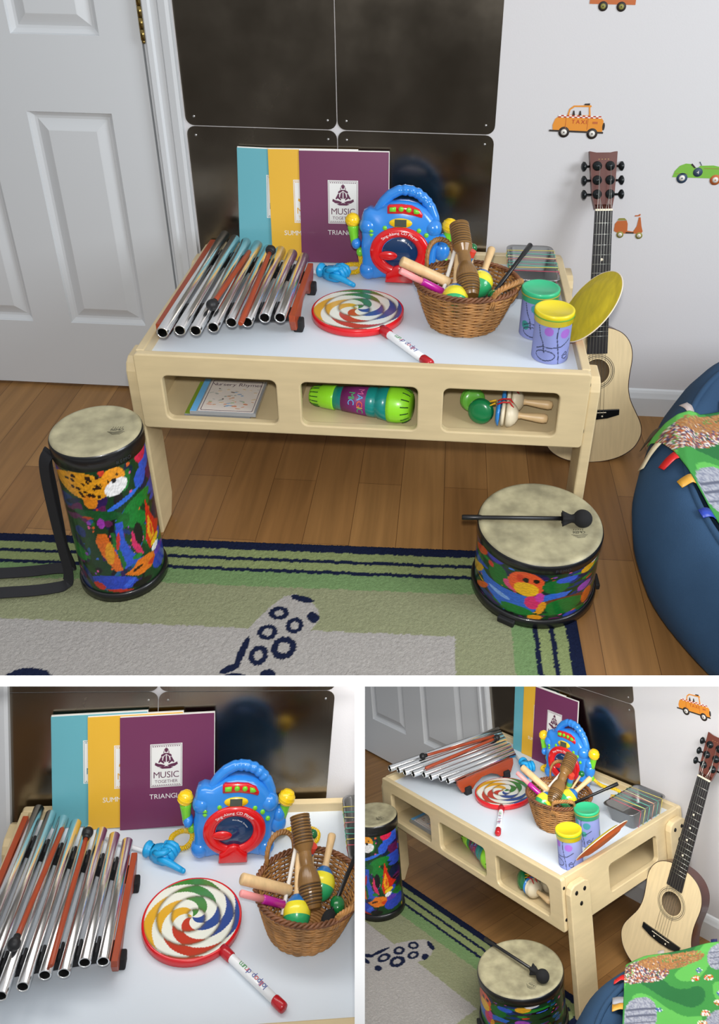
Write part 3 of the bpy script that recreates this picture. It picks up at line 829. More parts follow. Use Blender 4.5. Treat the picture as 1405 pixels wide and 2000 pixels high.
# ---------------------------------------------------------------- lollipop drum
def lollipop():
    red = mat('red_gloss', '#d31620', 0.25, coat=0.4); dred = mat('dark_red_plastic', '#b3121f', 0.25, coat=0.3)
    wht = mat('white_shaft', '#e2e4e6', 0.3)
    head = mat_paint('candy_print', 0.22, coat=0.5)
    (cx, cy), (hx, hy) = {0: ((-0.036, 0.306), (0.169, 0.045)), 1: ((-0.037, 0.317), (0.193, 0.066)), 2: ((-0.066, 0.308), (0.150, 0.068))}[S.id]
    r = 0.121
    t = Thing('lollipop_drum', 'round candy swirl hand drum with red rim', 'drum', (cx, cy, S.zt))
    t.part('rim', MB().lathe([(0, 0.001), (r, 0.001), (r + 0.0035, 0.003), (r + 0.0035, 0.020), (r + 0.001, 0.022), (r - 0.004, 0.0215)], 72), red, label='bright red rim')
    nu, nv = 240, 56
    v = [(0, 0, 0.0222)]; f = []
    uu = [0.0]; th = [0.0]
    for j in range(1, nv + 1):
        for i in range(nu):
            q = 2 * PI * i / nu; rr = (r - 0.001) * j / nv
            v.append((rr * math.cos(q), rr * math.sin(q), 0.0222 - (0.0012 if j == nv else 0))); uu.append(j / nv); th.append(q)
    for i in range(nu): f.append((0, 1 + i, 1 + (i + 1) % nu))
    for j in range(nv - 1):
        a = 1 + j * nu
        for i in range(nu): f.append((a + i, a + nu + i, a + nu + (i + 1) % nu, a + (i + 1) % nu))
    uu = np.array(uu); th = 2 * PI - np.array(th)
    w = 3.1 * uu ** 1.2 - th / (2 * PI) + 0.35
    n = np.floor(w); vv = w - n
    ph = th / (2 * PI) + n * 1.0
    seg = ph * 8.36 + vv * 1.3
    k = np.floor(seg).astype(int)
    pal = np.array([lin('#2f4a8c'), lin('#b83a26'), lin('#d9a528'), lin('#3f7f36')])
    col = pal[(k // 2) % 4]
    white = np.array(lin('#e4e6da'))
    fr = seg - np.floor(seg)
    col = np.where((k % 2 == 0)[:, None], white, col)
    edge = np.clip(np.minimum(vv, 1 - vv) / 0.17, 0, 1)[:, None]
    dark = np.array(lin('#5a5138'))
    col = dark * (1 - edge) * 0.75 + col * (1 - (1 - edge) * 0.75)
    mb = MB().add(v, f, 0, False); mb.col = np.concatenate([col, np.ones((len(col), 1))], 1)
    t.part('drum_head', mb, head, label='head printed with a candy swirl')
    d = Vector((hx - cx, hy - cy, 0)); L = d.length; d.normalize()
    a0 = d * (r + 0.001); z = Vector((0, 0, 0.0115))
    T = along(a0 + z, d * L + z); ln = L - r
    t.part('collar', MB().lathe([(0, -0.004), (0.0135, -0.004), (0.0135, 0.010), (0.0125, 0.030), (0.0115, 0.032), (0, 0.032)], 24, T=T), dred)
    sh = t.part('handle', MB().lathe([(0.0105, 0.028), (0.0105, ln - 0.024), (0, ln - 0.024)], 24, T=T), wht, label='white handle shaft')
    t.part('end_cap', MB().lathe([(0.0112, ln - 0.034), (0.0125, ln - 0.031), (0.0125, ln - 0.006), (0.011, ln - 0.001), (0.007, ln + 0.001), (0, ln + 0.0015)], 24, T=T), dred)
    cols = [mat('ink_blue', '#23408e', 0.5), mat('ink_red', '#c0222c', 0.5), mat('ink_green', '#2f8a3f', 0.5)]
    tx = MB()
    Tt = frame(d * (r + 0.002 + 0.5 * (0.030 + ln - 0.034)) + z + Vector((0, 0, 0.0108)), -d, None, (0, 0, 1)) @ Matrix.Translation((0, -0.0056, 0))
    tx.text('lollipop drum', 0.0205, Tt, mis=[0, 0, 1, 0, 1, 0, 1, 0, 0, 1, 2, 2], gap=0.03, depth=0.02)
    t.part('lettering', tx, cols, sh)
    t.done()
# ---------------------------------------------------------------- wicker basket
def basket():
    wk = mat('wicker', '#a2733f', 0.5, vary=0.45, vscale=35, bump=0.15, bscale=120)
    wd = mat('wicker_dark', '#74482a', 0.5, vary=0.35, vscale=30)
    ox, oy = {0: (0.0, 0.0), 1: (0.0, 0.0), 2: (0.004, 0.020)}[S.id]
    c0 = Vector((0.247 + ox, 0.281 + oy, S.zt))
    t = Thing('wicker_basket', 'oval brown wicker basket full of small instruments', 'basket', c0)
    H = 0.118; rows = 25; ns = 26
    def rad(f):        # (rx, ry, dx, dy) of the wall at height f
        g = f ** 0.8
        return 0.084 + 0.049 * g, 0.072 + 0.046 * g, 0.006 * f, 0.018 * f
    wv = MB()
    for j in range(rows):
        f = (j + 0.5) / rows
        rx, ry, dx, dy = rad(f)
        pts = []; n = ns * 6
        for i in range(n):
            q = 2 * PI * i / n
            w = 0.0026 * math.sin(q * ns / 2 * 2 * 0.5 + (PI if j % 2 else 0))
            zz = H * f + 0.0008 * math.sin(q * 5 + j * 1.7)
            pts.append((dx + (rx + w) * math.cos(q), dy + (ry + w) * math.sin(q), zz + 0.002))
        wv.tube(pts, 0.0029, 6, closed=True)
    t.part('woven_wall', wv, wk)
    st = MB()
    for i in range(ns):
        q = 2 * PI * (i + 0.5) / ns
        pts = []
        for f in (0.02, 0.25, 0.5, 0.75, 1.0):
            rx, ry, dx, dy = rad(f); pts.append((dx + rx * math.cos(q), dy + ry * math.sin(q), H * f))
        st.tube(pts, 0.0022, 6)
    t.part('stakes', st, wd)
    bt = MB()
    for k in range(9):
        s = 0.98 - 0.11 * k
        bt.tube([(0.084 * s * math.cos(2 * PI * i / 40), 0.072 * s * math.sin(2 * PI * i / 40), 0.0035) for i in range(40)], 0.0044, 6, closed=True)
    t.part('woven_base', bt, wk)
    rx, ry, dx, dy = rad(1.0)
    rim = MB()
    for ph in range(3):
        pts = []
        for i in range(180):
            q = 2 * PI * i / 180; a = q * 21 + ph * 2 * PI / 3
            rr = 0.0048 * math.cos(a)
            pts.append((dx + (rx + 0.002 + rr) * math.cos(q), dy + (ry + 0.002 + rr) * math.sin(q), H + 0.003 + 0.0048 * math.sin(a)))
        rim.tube(pts, 0.0036, 6, closed=True)
    t.part('braided_rim', rim, wd, label='darker braided rim')
    for ang, tall, out in ((math.radians(125), 0.072, 0.008), (math.radians(-42), 0.046, 0.026)):
        hd = MB(); half = 0.34
        for ph in range(3):
            pts = []
            for i in range(61):
                u = i / 60; q = ang + half * math.cos(PI * u) * (-1)
                a = u * 34 + ph * 2 * PI / 3
                ll = math.sin(PI * u)
                px = dx + (rx + out * ll) * math.cos(q); py = dy + (ry + out * ll) * math.sin(q); pz = H + tall * ll ** 0.7
                tx, ty = -math.sin(ang), math.cos(ang)
                pts.append((px + 0.0038 * math.cos(a) * math.cos(ang) , py + 0.0038 * math.cos(a) * math.sin(ang), pz + 0.0038 * math.sin(a)))
            hd.tube(pts, 0.0042, 6)
        for u in (-half, half):       # ends wrapped into the wall
            q = ang + u
            for k in (-1, 0, 1):
                qq = q + 0.05 * k
                hd.tube([(dx + (rx + 0.003) * math.cos(q), dy + (ry + 0.003) * math.sin(q), H + 0.012), (dx + (rx + 0.004) * math.cos(qq), dy + (ry + 0.004) * math.sin(qq), H - 0.012), (dx + (rx - 0.006) * math.cos(qq * 1.0), dy + (ry - 0.006) * math.sin(qq), H - 0.034)], 0.0028, 6)
        t.part('handle', hd, wk)
    t.done()
    # ---- instruments in the basket
    off = Vector((ox, oy, S.zt - 0.527))
    tan = mat('pale_stick_wood', '#d8b685', 0.45, vary=0.1, vscale=15, stretch=(6, 6, 1)); brown = mat('stained_wood', '#7d5a2c', 0.3, vary=0.25, vscale=18, coat=0.3)
    blk = mat('black_plastic', '#131315', 0.35)
    def at(p): return Vector(p) + off
    # ridged two-ended wood shaker
    a, b = at((0.226, 0.421, 0.752)), at((0.262, 0.245, 0.628))
    t = Thing('ridged_wood_rasp', 'tall dark ridged wood rasp in the basket', 'rasp', b)
    T = along((0, 0, 0), a - b); L = (a - b).length
    ridge = mat('dark_ridges', '#3b2814', 0.5)
    bm_ = MB(); pr = []
    pr += [(0, 0), (0.016, 0.0)]
    def body(f):
        if f < 0.45: return 0.017 + 0.0135 * math.sin(PI * min(1, f / 0.45 * 0.95 + 0.05)) ** 0.8
        if f < 0.60: return 0.0170 - 0.0005 * math.cos((f - 0.45) / 0.15 * 2 * PI)
        return 0.0170 + 0.0095 * min(1, (f - 0.60) / 0.08)
    N = 130; mis = [0]
    for i in range(N + 1):
        f = i / N; r = body(f)
        rid = (0.04 < f < 0.26) or (0.66 < f < 0.985)
        g = 0
        if rid:
            ph = (f * L / 0.0074) % 1.0
            g = 0.0017 if ph < 0.42 else 0
        pr.append((r - g, f * L)); mis.append(1 if g else 0)
    pr += [(0.0245, L), (0.014, L), (0.0135, L - 0.01), (0, L - 0.01)]; mis += [0, 0, 0, 0, 0]
    bm_.lathe(pr, 28, T=T, smooth=False, mis=mis[:len(pr) - 1])
    t.part('body', bm_, [brown, ridge])
    sl = MB().box((-0.0012, 0.0235, L * 0.70), (0.0012, 0.0277, L * 1.0), T=T)
    t.part('slot', sl, ridge)
    t.done()
    def stick(name, lab, cat, p, q, r, m, tip=True):
        p, q = at(p), at(q); T = along((0, 0, 0), q - p); L = (q - p).length
        return solo(name, MB().lathe([(0, 0), (r * 0.86, 0), (r, 0.0025), (r, L - 0.0025), (r * 0.86, L), (0, L)], 22, T=T), m, lab, cat, p)
    stick('rhythm_stick', 'thick pale rhythm stick poking from the basket', 'stick', (0.081, 0.268, 0.709), (0.205, 0.292, 0.642), 0.0138, tan)
    stick('thin_white_stick', 'thin white stick beside the rasp', 'stick', (0.186, 0.243, 0.618), (0.222, 0.385, 0.714), 0.0052, mat('white_stick', '#dcd6cc', 0.5))
    # pink and magenta bell stick
    p, q = at((0.080, 0.238, 0.696)), at((0.190, 0.262, 0.630)); T = along((0, 0, 0), q - p); L = (q - p).length
    t = Thing('pink_shaker_wand', 'pink and magenta wand under the rhythm stick', 'wand', p)
    t.part('handle', MB().lathe([(0, 0), (0.007, 0), (0.0085, 0.002), (0.0085, L * 0.5), (0, L * 0.5)], 18, T=T), mat('pink_plastic', '#ef9a98', 0.4), label='pale pink end')
    t.part('sleeve', MB().lathe([(0, L * 0.5), (0.0098, L * 0.5), (0.0105, L * 0.53), (0.0105, L * 0.98), (0.008, L), (0, L)], 18, T=T), mat('magenta_foil', '#b0188c', 0.25, coat=0.4), label='shiny magenta end')
    t.part('lettering', MB().text('SHAKE', 0.0075, T @ Matrix.Translation((0, -0.0088, L * 0.3)) @ frame((0, 0, 0), (0, 0, 1), None, (0, -1, 0)), depth=0.02) if 0 else MB().box((-0.0088, -0.0016, L * 0.16), (-0.0080, 0.0016, L * 0.44), T=T), mat('wand_print', '#8a4a58', 0.5))
    t.done()
    # maracas
    mb_, my, mg = mat('maraca_blue', '#1f6fb5', 0.25, coat=0.5), mat('maraca_yellow', '#e6d92e', 0.25, coat=0.5), mat('maraca_green', '#2fa566', 0.25, coat=0.5)
    def maraca(lab, ball, top):
        c, h = at(ball), at(top); d = (h - c); L = d.length
        t = Thing('maraca', lab, 'maraca', c, None, 'maracas in the wicker basket')
        T = along((0, 0, 0), d)
        pr = []; mis = []
        n = 26
        for i in range(n + 1):
            a = PI * i / n; z = -math.cos(a); r = math.sin(a)
            rr = 0.0345 * r * (1.0 if z < 0.1 else 1 - 0.28 * (z - 0.1))
            pr.append((max(rr, 0 if i in (0, n) else 1e-4), z * 0.043)); mis.append(0)
        pr[0] = (0, -0.043); pr[-1] = (0, 0.043)
        mis = [2 if pr[i][1] < -0.011 else (1 if pr[i][1] < 0.017 else 0) for i in range(n)]
        t.part('shaker_ball', MB().lathe(pr, 30, T=T, mis=mis), [mb_, my, mg], label='blue, yellow and green striped ball')
        t.part('handle', MB().lathe([(0, 0.036), (0.0115, 0.037), (0.0085, 0.05), (0.0095, L * 0.7), (0.011, L - 0.004), (0.009, L), (0, L)], 22, T=T), tan)
        t.done()
    maraca('maraca with striped ball at the basket front', (0.222, 0.243, 0.624), (0.227, 0.385, 0.700))
    maraca('maraca behind the rasp, handle slanting out', (0.288, 0.318, 0.634), (0.318, 0.424, 0.688))
    # black mallet
    p, q = at((0.300, 0.225, 0.618)), at((0.425, 0.463, 0.687))
    T = along((0, 0, 0), q - p); L = (q - p).length
    t = Thing('black_beater', 'black beater slanting out of the basket', 'beater', p)
    t.part('stick', MB().lathe([(0, 0.01), (0.0055, 0.01), (0.0055, L - 0.055), (0.0064, L - 0.05), (0.0074, L - 0.002), (0.006, L), (0, L)], 16, T=T), blk)
    t.part('head', MB().ball((0, 0, 0.0), (0.0175, 0.0175, 0.024), 18, 12, T=T), mat('black_cloth', '#101012', 0.9), label='black padded head')
    t.done()
    # green knob beater behind the rasp, egg shaker at the front
    p, q = at((0.262, 0.330, 0.622)), at((0.266, 0.428, 0.686))
    t = Thing('green_knob_beater', 'green knobbed beater behind the rasp', 'beater', p)
    T = along((0, 0, 0), q - p); L = (q - p).length
    t.part('stick', MB().lathe([(0, 0), (0.0045, 0), (0.0045, L), (0, L)], 14, T=T), tan)
    t.part('knob', MB().ball((0, 0, L), 0.0125, 20, 14, T=T), mat('dark_green_gloss', '#0f6b33', 0.2, coat=0.5), label='shiny green knob')
    t.done()
    solo('egg_shaker', MB().ball((0, 0, 0), (0.019, 0.024, 0.018), 22, 14), mat('dark_green_gloss', '#0f6b33', 0.2), 'dark green egg shaker inside the basket', 'shaker', at((0.325, 0.262, 0.622)))
    solo('striped_bell_tube', MB().lathe([(0, 0), (0.0125, 0), (0.0125, 0.018), (0.0125, 0.036), (0.0125, 0.054), (0.0125, 0.072), (0.0125, 0.09), (0, 0.09)], 20, mis=[0, 0, 1, 2, 3, 0, 0], smooth=False, T=Matrix.Rotation(0.35, 4, 'Y')),
         [mat('stripe_red', '#d8422e', 0.4), mat('stripe_yellow', '#e6c83a', 0.4), mat('stripe_green', '#59b06a', 0.4), mat('stripe_blue', '#3f86c4', 0.4)], 'rainbow striped tube in the basket', 'tube', at((0.232, 0.372, 0.618)))

# ---------------------------------------------------------------- craft shaker cans
def cans():
    base = {0: [(0.464, 0.134), (0.440, 0.252)], 1: None, 2: [(0.476, 0.133), (0.426, 0.292)]}[S.id]
    paper = mat_paint('drawn_paper_wrap', 0.6)
    for i, (x, y) in enumerate(base):
        lidm = mat(('yellow_lid', 'green_lid')[i], ('#e0cc1c', '#2eb27c')[i], 0.35, coat=0.2)
        band = mat(('green_rubber_band', 'olive_rubber_band')[i], ('#4c9a3a', '#a8952f')[i], 0.5)
        lab = ('lavender craft can with yellow lid', 'lavender craft can with green lid')[i]
        t = Thing('craft_can', lab, 'can', (x, y, S.zt), euler(0, 0, 0.1), 'paper craft cans with lids')
        r, hb = 0.0455, 0.104
        nu, nv = 168, 72
        mb = MB().grid(nu, nv, lambda u, v: (r * math.cos(2 * PI * u), r * math.sin(2 * PI * u), 0.001 + hb * v), wrap=True)
        mb.add([(0, 0, 0.001)] + [(r * math.cos(2 * PI * k / 40), r * math.sin(2 * PI * k / 40), 0.001) for k in range(40)], [(0, (k + 1) % 40 + 1, k + 1) for k in range(40)])
        U = np.array([p[:3] for p in mb.v]); ang = np.arctan2(U[:, 1], U[:, 0]); z = U[:, 2] / hb
        s = (ang + PI / 2 + 0.0) * r / hb          # across the visible face, 0 = towards the viewer
        col = np.tile(np.array(lin('#8791c9')), (len(U), 1))
        col *= (1 + 0.05 * np.sin(s * 9 + z * 3))[:, None]
        def blob(cx, cz, rx, rz, c):
            m = ((s - cx) / rx) ** 2 + ((z - cz) / rz) ** 2 < 1; col[m] = lin(c)
        pal = (('#9a62c0', '#9a62c0', '#8a5ab8'), ('#3d8f9a', '#3d8f9a', '#7f8f7a'))[i]
        blob(-0.18, 0.86, 0.11, 0.115, pal[0]); blob(0.24, 0.80, 0.14, 0.12, pal[1]); blob(-0.95, 0.6, 0.12, 0.1, pal[2]); blob(0.85, 0.4, 0.10, 0.12, pal[2])
        if i: blob(-0.42, 0.36, 0.12, 0.12, '#2f8a86'); blob(0.1, 0.5, 0.12, 0.1, '#3f9c8a')
        ink = np.array(lin('#2b3350'))
        def stroke(px, pz, w=0.013):
            for a in range(len(px) - 1):
                ax, az, bx, bz = px[a], pz[a], px[a + 1], pz[a + 1]
                L2 = (bx - ax) ** 2 + (bz - az) ** 2 + 1e-9
                tt = np.clip(((s - ax) * (bx - ax) + (z - az) * (bz - az)) / L2, 0, 1)
                dd = np.hypot(s - ax - tt * (bx - ax), z - az - tt * (bz - az))
                col[dd < w] = ink
        stroke([0.04, 0.02, 0.06, 0.10, 0.12], [1.0, 0.75, 0.5, 0.25, 0.0])
        stroke([-0.46, -0.3, -0.1, 0.15, 0.4], [0.36, 0.45, 0.44, 0.47, 0.62])
        th = np.linspace(0, 2 * PI, 22)
        stroke(list(-0.22 + 0.24 * np.cos(th)), list(0.22 + 0.13 * np.sin(th)))
        stroke([-0.45, -0.38, -0.3, -0.25], [0.95, 0.7, 0.55, 0.3]); stroke([0.2, 0.3, 0.38, 0.45], [0.22, 0.30, 0.24, 0.36])
        stroke(list(0.3 + 0.08 * np.cos(th)), list(0.18 + 0.05 * np.sin(th)))
        mb.col = np.concatenate([col, np.ones((len(col), 1))], 1)
        t.part('paper_wrap', mb, paper, label='lavender paper wrap with childs drawing')
        ld = t.part('lid', MB().lathe([(r + 0.0008, hb - 0.001), (r + 0.0022, hb), (r + 0.0022, hb + 0.017), (r + 0.0035, hb + 0.018), (r + 0.0035, hb + 0.027), (r + 0.0015, hb + 0.0285), (r - 0.003, hb + 0.028), (r - 0.005, hb + 0.0262), (0, hb + 0.0262)], 56), lidm, label=('bright yellow lid', 'green lid')[i])
        t.part('rubber_band', MB().tube([((r + 0.003) * math.cos(2 * PI * k / 56), (r + 0.003) * math.sin(2 * PI * k / 56), hb + 0.0165) for k in range(56)], 0.0016, 6, closed=True), band)
        t.done()

# ---------------------------------------------------------------- paper plate shaker
def plate_shaker():
    c = {0: (0.568, 0.240, 0.617), 2: (0.572, 0.205, 0.578)}[S.id]
    n = Vector({0: (-0.74, -0.05, 0.67), 2: (-0.74, -0.02, 0.67)}[S.id]).normalized()
    x = Vector((0.62, 0.72, 0)); x = (x - n * x.dot(n)).normalized()
    R = Matrix((x, n.cross(x), n)).transposed()
    t = Thing('paper_plate_shaker', 'yellow paper plate shaker leaning on table rim', 'shaker', c, R)
    ra, rb = {0: (0.115, 0.100), 2: (0.118, 0.090)}[S.id]
    pr = lambda s: [(0, s * 0.0105), (0.5, s * 0.0105), (0.66, s * 0.0095), (0.76, s * 0.004), (0.84, s * 0.0022), (0.97, s * 0.0016), (1.0, s * 0.0008)]
    def plate(s):
        prof = [(r * 1.0, z) for r, z in pr(s)] + [(0.985, 0.0002 * s), (0.84, s * 0.0008), (0.7, s * 0.006), (0, s * 0.009)]
        return MB().lathe([(r, z) for r, z in prof], 72, sx=ra, sy=rb)
    t.part('front_plate', plate(1), mat('yellow_poster_paint', '#c3ae1e', 0.65, vary=0.14, vscale=25, stretch=(1, 4, 1)), label='yellow painted plate')
    t.part('back_plate', plate(-1), mat('orange_poster_paint', '#e0662a', 0.65, vary=0.1, vscale=20), label='orange painted plate')
    t.part('plate_rim', MB().tube([(ra * math.cos(2 * PI * k / 72), rb * math.sin(2 * PI * k / 72), 0) for k in range(72)], 0.0016, 6, closed=True), mat('bare_paper', '#e8d9c0', 0.7), label='unpainted paper edge')
    t.done()

# ---------------------------------------------------------------- loaf tin with rubber bands
def tin():
    m = mat('loaf_tin_steel', '#a3a3a3', 0.3, metal=1.0, bump=0.03, bscale=90)
    x0, x1, y0, y1, ht = {0: (0.376, 0.513, 0.425, 0.672, 0.070), 1: (0.371, 0.508, 0.42, 0.670, 0.070), 2: (0.360, 0.512, 0.455, 0.680, 0.066)}[S.id]
    cx, cy = (x0 + x1) / 2, (y0 + y1) / 2
    hx, hy = (x1 - x0) / 2, (y1 - y0) / 2
    t = Thing('loaf_tin', 'grey loaf tin strung with coloured rubber bands', 'tin', (cx, cy, S.zt))
    def loop(ax, ay, r, z): return [(x, y, z) for x, y in rrect(-ax, -ay, ax, ay, r, 6)]
    secs = [loop(hx - 0.022, hy - 0.026, 0.012, 0.0008), loop(hx - 0.018, hy - 0.022, 0.016, 0.003), loop(hx - 0.006, hy - 0.008, 0.020, ht - 0.003), loop(hx - 0.001, hy - 0.001, 0.022, ht - 0.001), loop(hx + 0.001, hy + 0.002, 0.023, ht + 0.001),
            loop(hx - 0.001, hy, 0.022, ht + 0.003), loop(hx - 0.007, hy - 0.009, 0.020, ht), loop(hx - 0.019, hy - 0.023, 0.015, 0.006), loop(hx - 0.024, hy - 0.028, 0.012, 0.0035)]
    n = len(secs[0]); v = [p for s_ in secs for p in s_]; f = []
    for k in range(len(secs) - 1):
        for i in range(n): f.append((k * n + i, k * n + (i + 1) % n, (k + 1) * n + (i + 1) % n, (k + 1) * n + i))
    f.append(tuple(reversed(range(n)))); o = (len(secs) - 1) * n; f.append(tuple(range(o, o + n)))
    t.part('pan', MB().add(v, f, 0, True), m)
    cols = ['#d8566a', '#e0cf5a', '#58bfa4', '#58bfa4', '#d07a78', '#e6e0a0', '#58bfa4', '#e0cf5a']
    for k, c in enumerate(cols):
        y = -hy * 0.55 + k * hy * 0.165; dy = 0.010 * math.sin(k * 2.1)
        a = hx + 0.0015
        pts = [(-a, y, ht + 0.0045), (a, y + dy, ht + 0.0045), (a + 0.001, y + dy, ht - 0.002), (hx - 0.014, y + dy, 0.0022), (-hx + 0.014, y, 0.0022), (-a - 0.001, y, ht - 0.002)]
        t.part('rubber_band', MB().tube(pts, 0.0011, 6, closed=True), mat('band' + c, c, 0.5), label={'#d8566a': 'pink', '#e0cf5a': 'yellow', '#58bfa4': 'mint', '#d07a78': 'coral', '#e6e0a0': 'pale yellow'}[c] + ' rubber band')
    t.done()

# ---------------------------------------------------------------- things in the cubbies
def cubby_things():
    dz = S.h - (0.557 - 0.360) * S.ap / 0.214
    # music discs
    clear = mat('clear_case', '#c9cdd2', 0.06, coat=0.6, trans=0.55)
    grn = mat('green_booklet', '#7f9a2c', 0.5); blu = mat('blue_spine', '#6aaede', 0.35)
    dx, dy = {0: (0, 0), 2: (0.03, 0.02)}[S.id]
    def disc(x, y, z, rot, nm, lab, cov, top):
        t = Thing('music_disc_case', lab, 'disc case', (x, y, z), euler(0, 0, rot), 'disc cases in the first cubby')
        w, d = 0.169, 0.155
        t.part('case', MB().box((0, 0, 0), (w, d, 0.011), 0.0012), clear)
        t.part('hinge_strip', MB().box((0.0015, 0.001, 0.0105), (0.017, d - 0.001, 0.0122)), blu if top else grn, label='%s hinge strip' % ('blue' if top else 'green'))
        bk = t.part('booklet', MB().box((0.021, 0.003, 0.0105), (w - 0.006, d - 0.003, 0.0118)), cov)
        if top:
            tx = MB().text('Nursery Rhymes', 0.0205, Matrix.Translation((0.093, 0.124, 0.0121)), depth=0.02, gap=0.06)
            t.part('lettering', tx, mat('plum_ink', '#4a2f45', 0.6), bk)
            rnd = random.Random(5)
            pic = MB()
            ink = [mat('pic_' + h_, h_, 0.6) for h_ in ('#c09a80', '#a8aaa2', '#c8b498', '#9ab088', '#8aa0b8', '#c88a6a', '#6a6058')]
            for _ in range(46):
                px, py = rnd.uniform(0.034, 0.155), rnd.uniform(0.012, 0.110)
                mi = rnd.choice([1, 1, 2, 2, 0, 6, 4] if py > 0.05 else [0, 2, 3, 4, 5, 5, 6])
                rx, ry = rnd.uniform(0.002, 0.008), rnd.uniform(0.0012, 0.003)
                a = rnd.uniform(-0.5, 0.5)
                pts = [(px + rx * math.cos(q) * math.cos(a) - ry * math.sin(q) * math.sin(a), py + rx * math.cos(q) * math.sin(a) + ry * math.sin(q) * math.cos(a)) for q in [2 * PI * k / 10 for k in range(10)]]
                z0 = 0.0118 + 0.00004 * _
                pic.prism(pts, z0 - 0.0006, z0 + 0.00012, mi)
            t.part('picture', pic, ink, bk)
            t.part('frame_line', MB().plate([rrect(0.026, 0.006, 0.159, 0.150, 0.004), rrect(0.0272, 0.0072, 0.1578, 0.1488, 0.004)], 0.0003, T=Matrix.Translation((0, 0, 0.0121))), mat('plum_ink', '#4a2f45', 0.6), bk)
        t.done()
    disc(-0.452 + dx, 0.027 + dy, dz + 0.001, 0.0, 'a', 'green edged disc case, lower of two', grn, False)
    disc(-0.436 + dx, 0.023 + dy, dz + 0.0131, 0.0, 'b', 'pale nursery rhymes disc case, upper of two', mat('pale_cover', '#d9cfc6', 0.55), True)
    # echo microphone tube
    teal = mat('teal_plastic', '#12857f', 0.3, coat=0.4); lime = mat('lime_cap', '#93e02c', 0.3, coat=0.3); plum = mat('plum_label', '#7a2568', 0.5)
    slot = mat('slot_shadow', '#23500e', 0.7)
    mx, my, yaw = {0: (-0.140, 0.110, -0.20), 2: (-0.120, 0.118, -0.22)}[S.id]
    r1, r2 = 0.031, 0.047
    ln = 0.272
    a = Vector((mx, my, dz + 0.0335)); d = Vector((math.cos(yaw), math.sin(yaw), 0)); b = a + d * ln; b.z = dz + 0.0475
    t = Thing('echo_microphone', 'teal toy microphone with lime green ends', 'toy microphone', a)
    T = along((0, 0, 0), b - a)
    F = lambda f: f * ln
    t.part('tube', MB().lathe([(0, F(.24)), (r1 - 0.001, F(.24)), (r1, F(.36)), (0.0365, F(.56)), (0.039, F(.60)), (0.039, F(.66)), (0.037, F(.665)), (0.037, F(.675)), (0.041, F(.69)), (0.046, F(.80)), (0, F(.80))], 40, T=T), teal)
    lab = t.part('label', MB().lathe([(r1 - 0.0005, F(.335)), (0.0322, F(.335)), (0.0383, F(.585)), (0.036, F(.585))], 40, T=T), plum, label='plum paper label')
    c1 = t.part('end_cap', MB().lathe([(0, 0), (0.014, 0), (0.020, 0.002), (0.025, 0.010), (0.0275, 0.030), (0.0305, 0.034), (0.0325, F(.24)), (0.0325, F(.255)), (0, F(.255))], 36, T=T), lime, label='lime green slotted cap')
    for k in range(14):
        q = 2 * PI * k / 14
        u = lambda r, z: (r * math.cos(q), r * math.sin(q), z)
        t.part('slot', MB().tube([u(0.0225, 0.006), u(0.0262, 0.016), u(0.0278, 0.028)], 0.0014, 5, T=T), slot, c1)
    c2 = t.part('end_cap', MB().lathe([(0, F(.79)), (0.0475, F(.79)), (0.0475, F(.83)), (0.0468, F(.88)), (0.043, F(.94)), (0.036, F(.985)), (0.030, F(1.0)), (0, F(1.0))], 40, T=T), lime, label='lime green slotted cap')
    for k in range(14):
        q = 2 * PI * k / 14
        u = lambda r, z: (r * math.cos(q), r * math.sin(q), z)
        t.part('slot', MB().tube([u(0.0445, F(.925)), u(0.040, F(.965)), u(0.034, F(.992))], 0.0015, 5, T=T), slot, c2)
    # label lettering wrapped round the tube, read along its girth
    up = Matrix.Rotation(0, 4, 'Z')
    Ti = T.inverted()
    view = (Ti.to_3x3() @ Vector((0.0, -0.80, 0.60))).normalized(); qv = math.atan2(view.y, view.x)
    def wrap(txt, size, z0, mis, dq):
        m = MB(); m.text(txt, size, Matrix.Identity(4), mis=mis, gap=0.05, depth=0.05)
        o = MB(); vs = []
        for p in m.v:
            z = z0 + p[1]; rr = 0.0322 + (z - F(.335)) / F(.25) * 0.0061 + 0.0006 + p[2]
            q = qv + dq + p[0] / 0.036
            vs.append((rr * math.cos(q), rr * math.sin(q), z))
        o.v = [tuple(T @ Vector(x)) for x in vs]; o.f = m.f; o.mi = m.mi; o.sm = m.sm
        return o
    inks = [mat('ink_' + h_, h_, 0.5) for h_ in ('#d36aa0', '#58b7ea', '#e8633e', '#d9c24a', '#3fb06a')]
    t.part('lettering', wrap('MAGIC', 0.0235, F(.50), [0, 1, 2, 3, 4], 0.15), inks, lab)
    t.part('lettering', wrap('MIC', 0.0235, F(.415), [4, 4, 1], 0.0), inks, lab)
    t.done()
    # clapper castanets
    wood = mat('pale_beech', '#d9b98a', 0.4, vary=0.1, vscale=10); cream = mat('cream_wood', '#dcd0b4', 0.4)
    blue = mat('blue_lacquer', '#2f87d6', 0.25, coat=0.4); lg = mat('light_green_lacquer', '#62ad3c', 0.25, coat=0.4); dg = mat('dark_green_lacquer', '#0f7a44', 0.25, coat=0.4)
    redE, yelE = mat('red_elastic', '#c4161c', 0.6), mat('yellow_elastic', '#e6b41c', 0.6)
    ddx, ddy = {0: (0, 0), 2: (-0.02, -0.006)}[S.id]
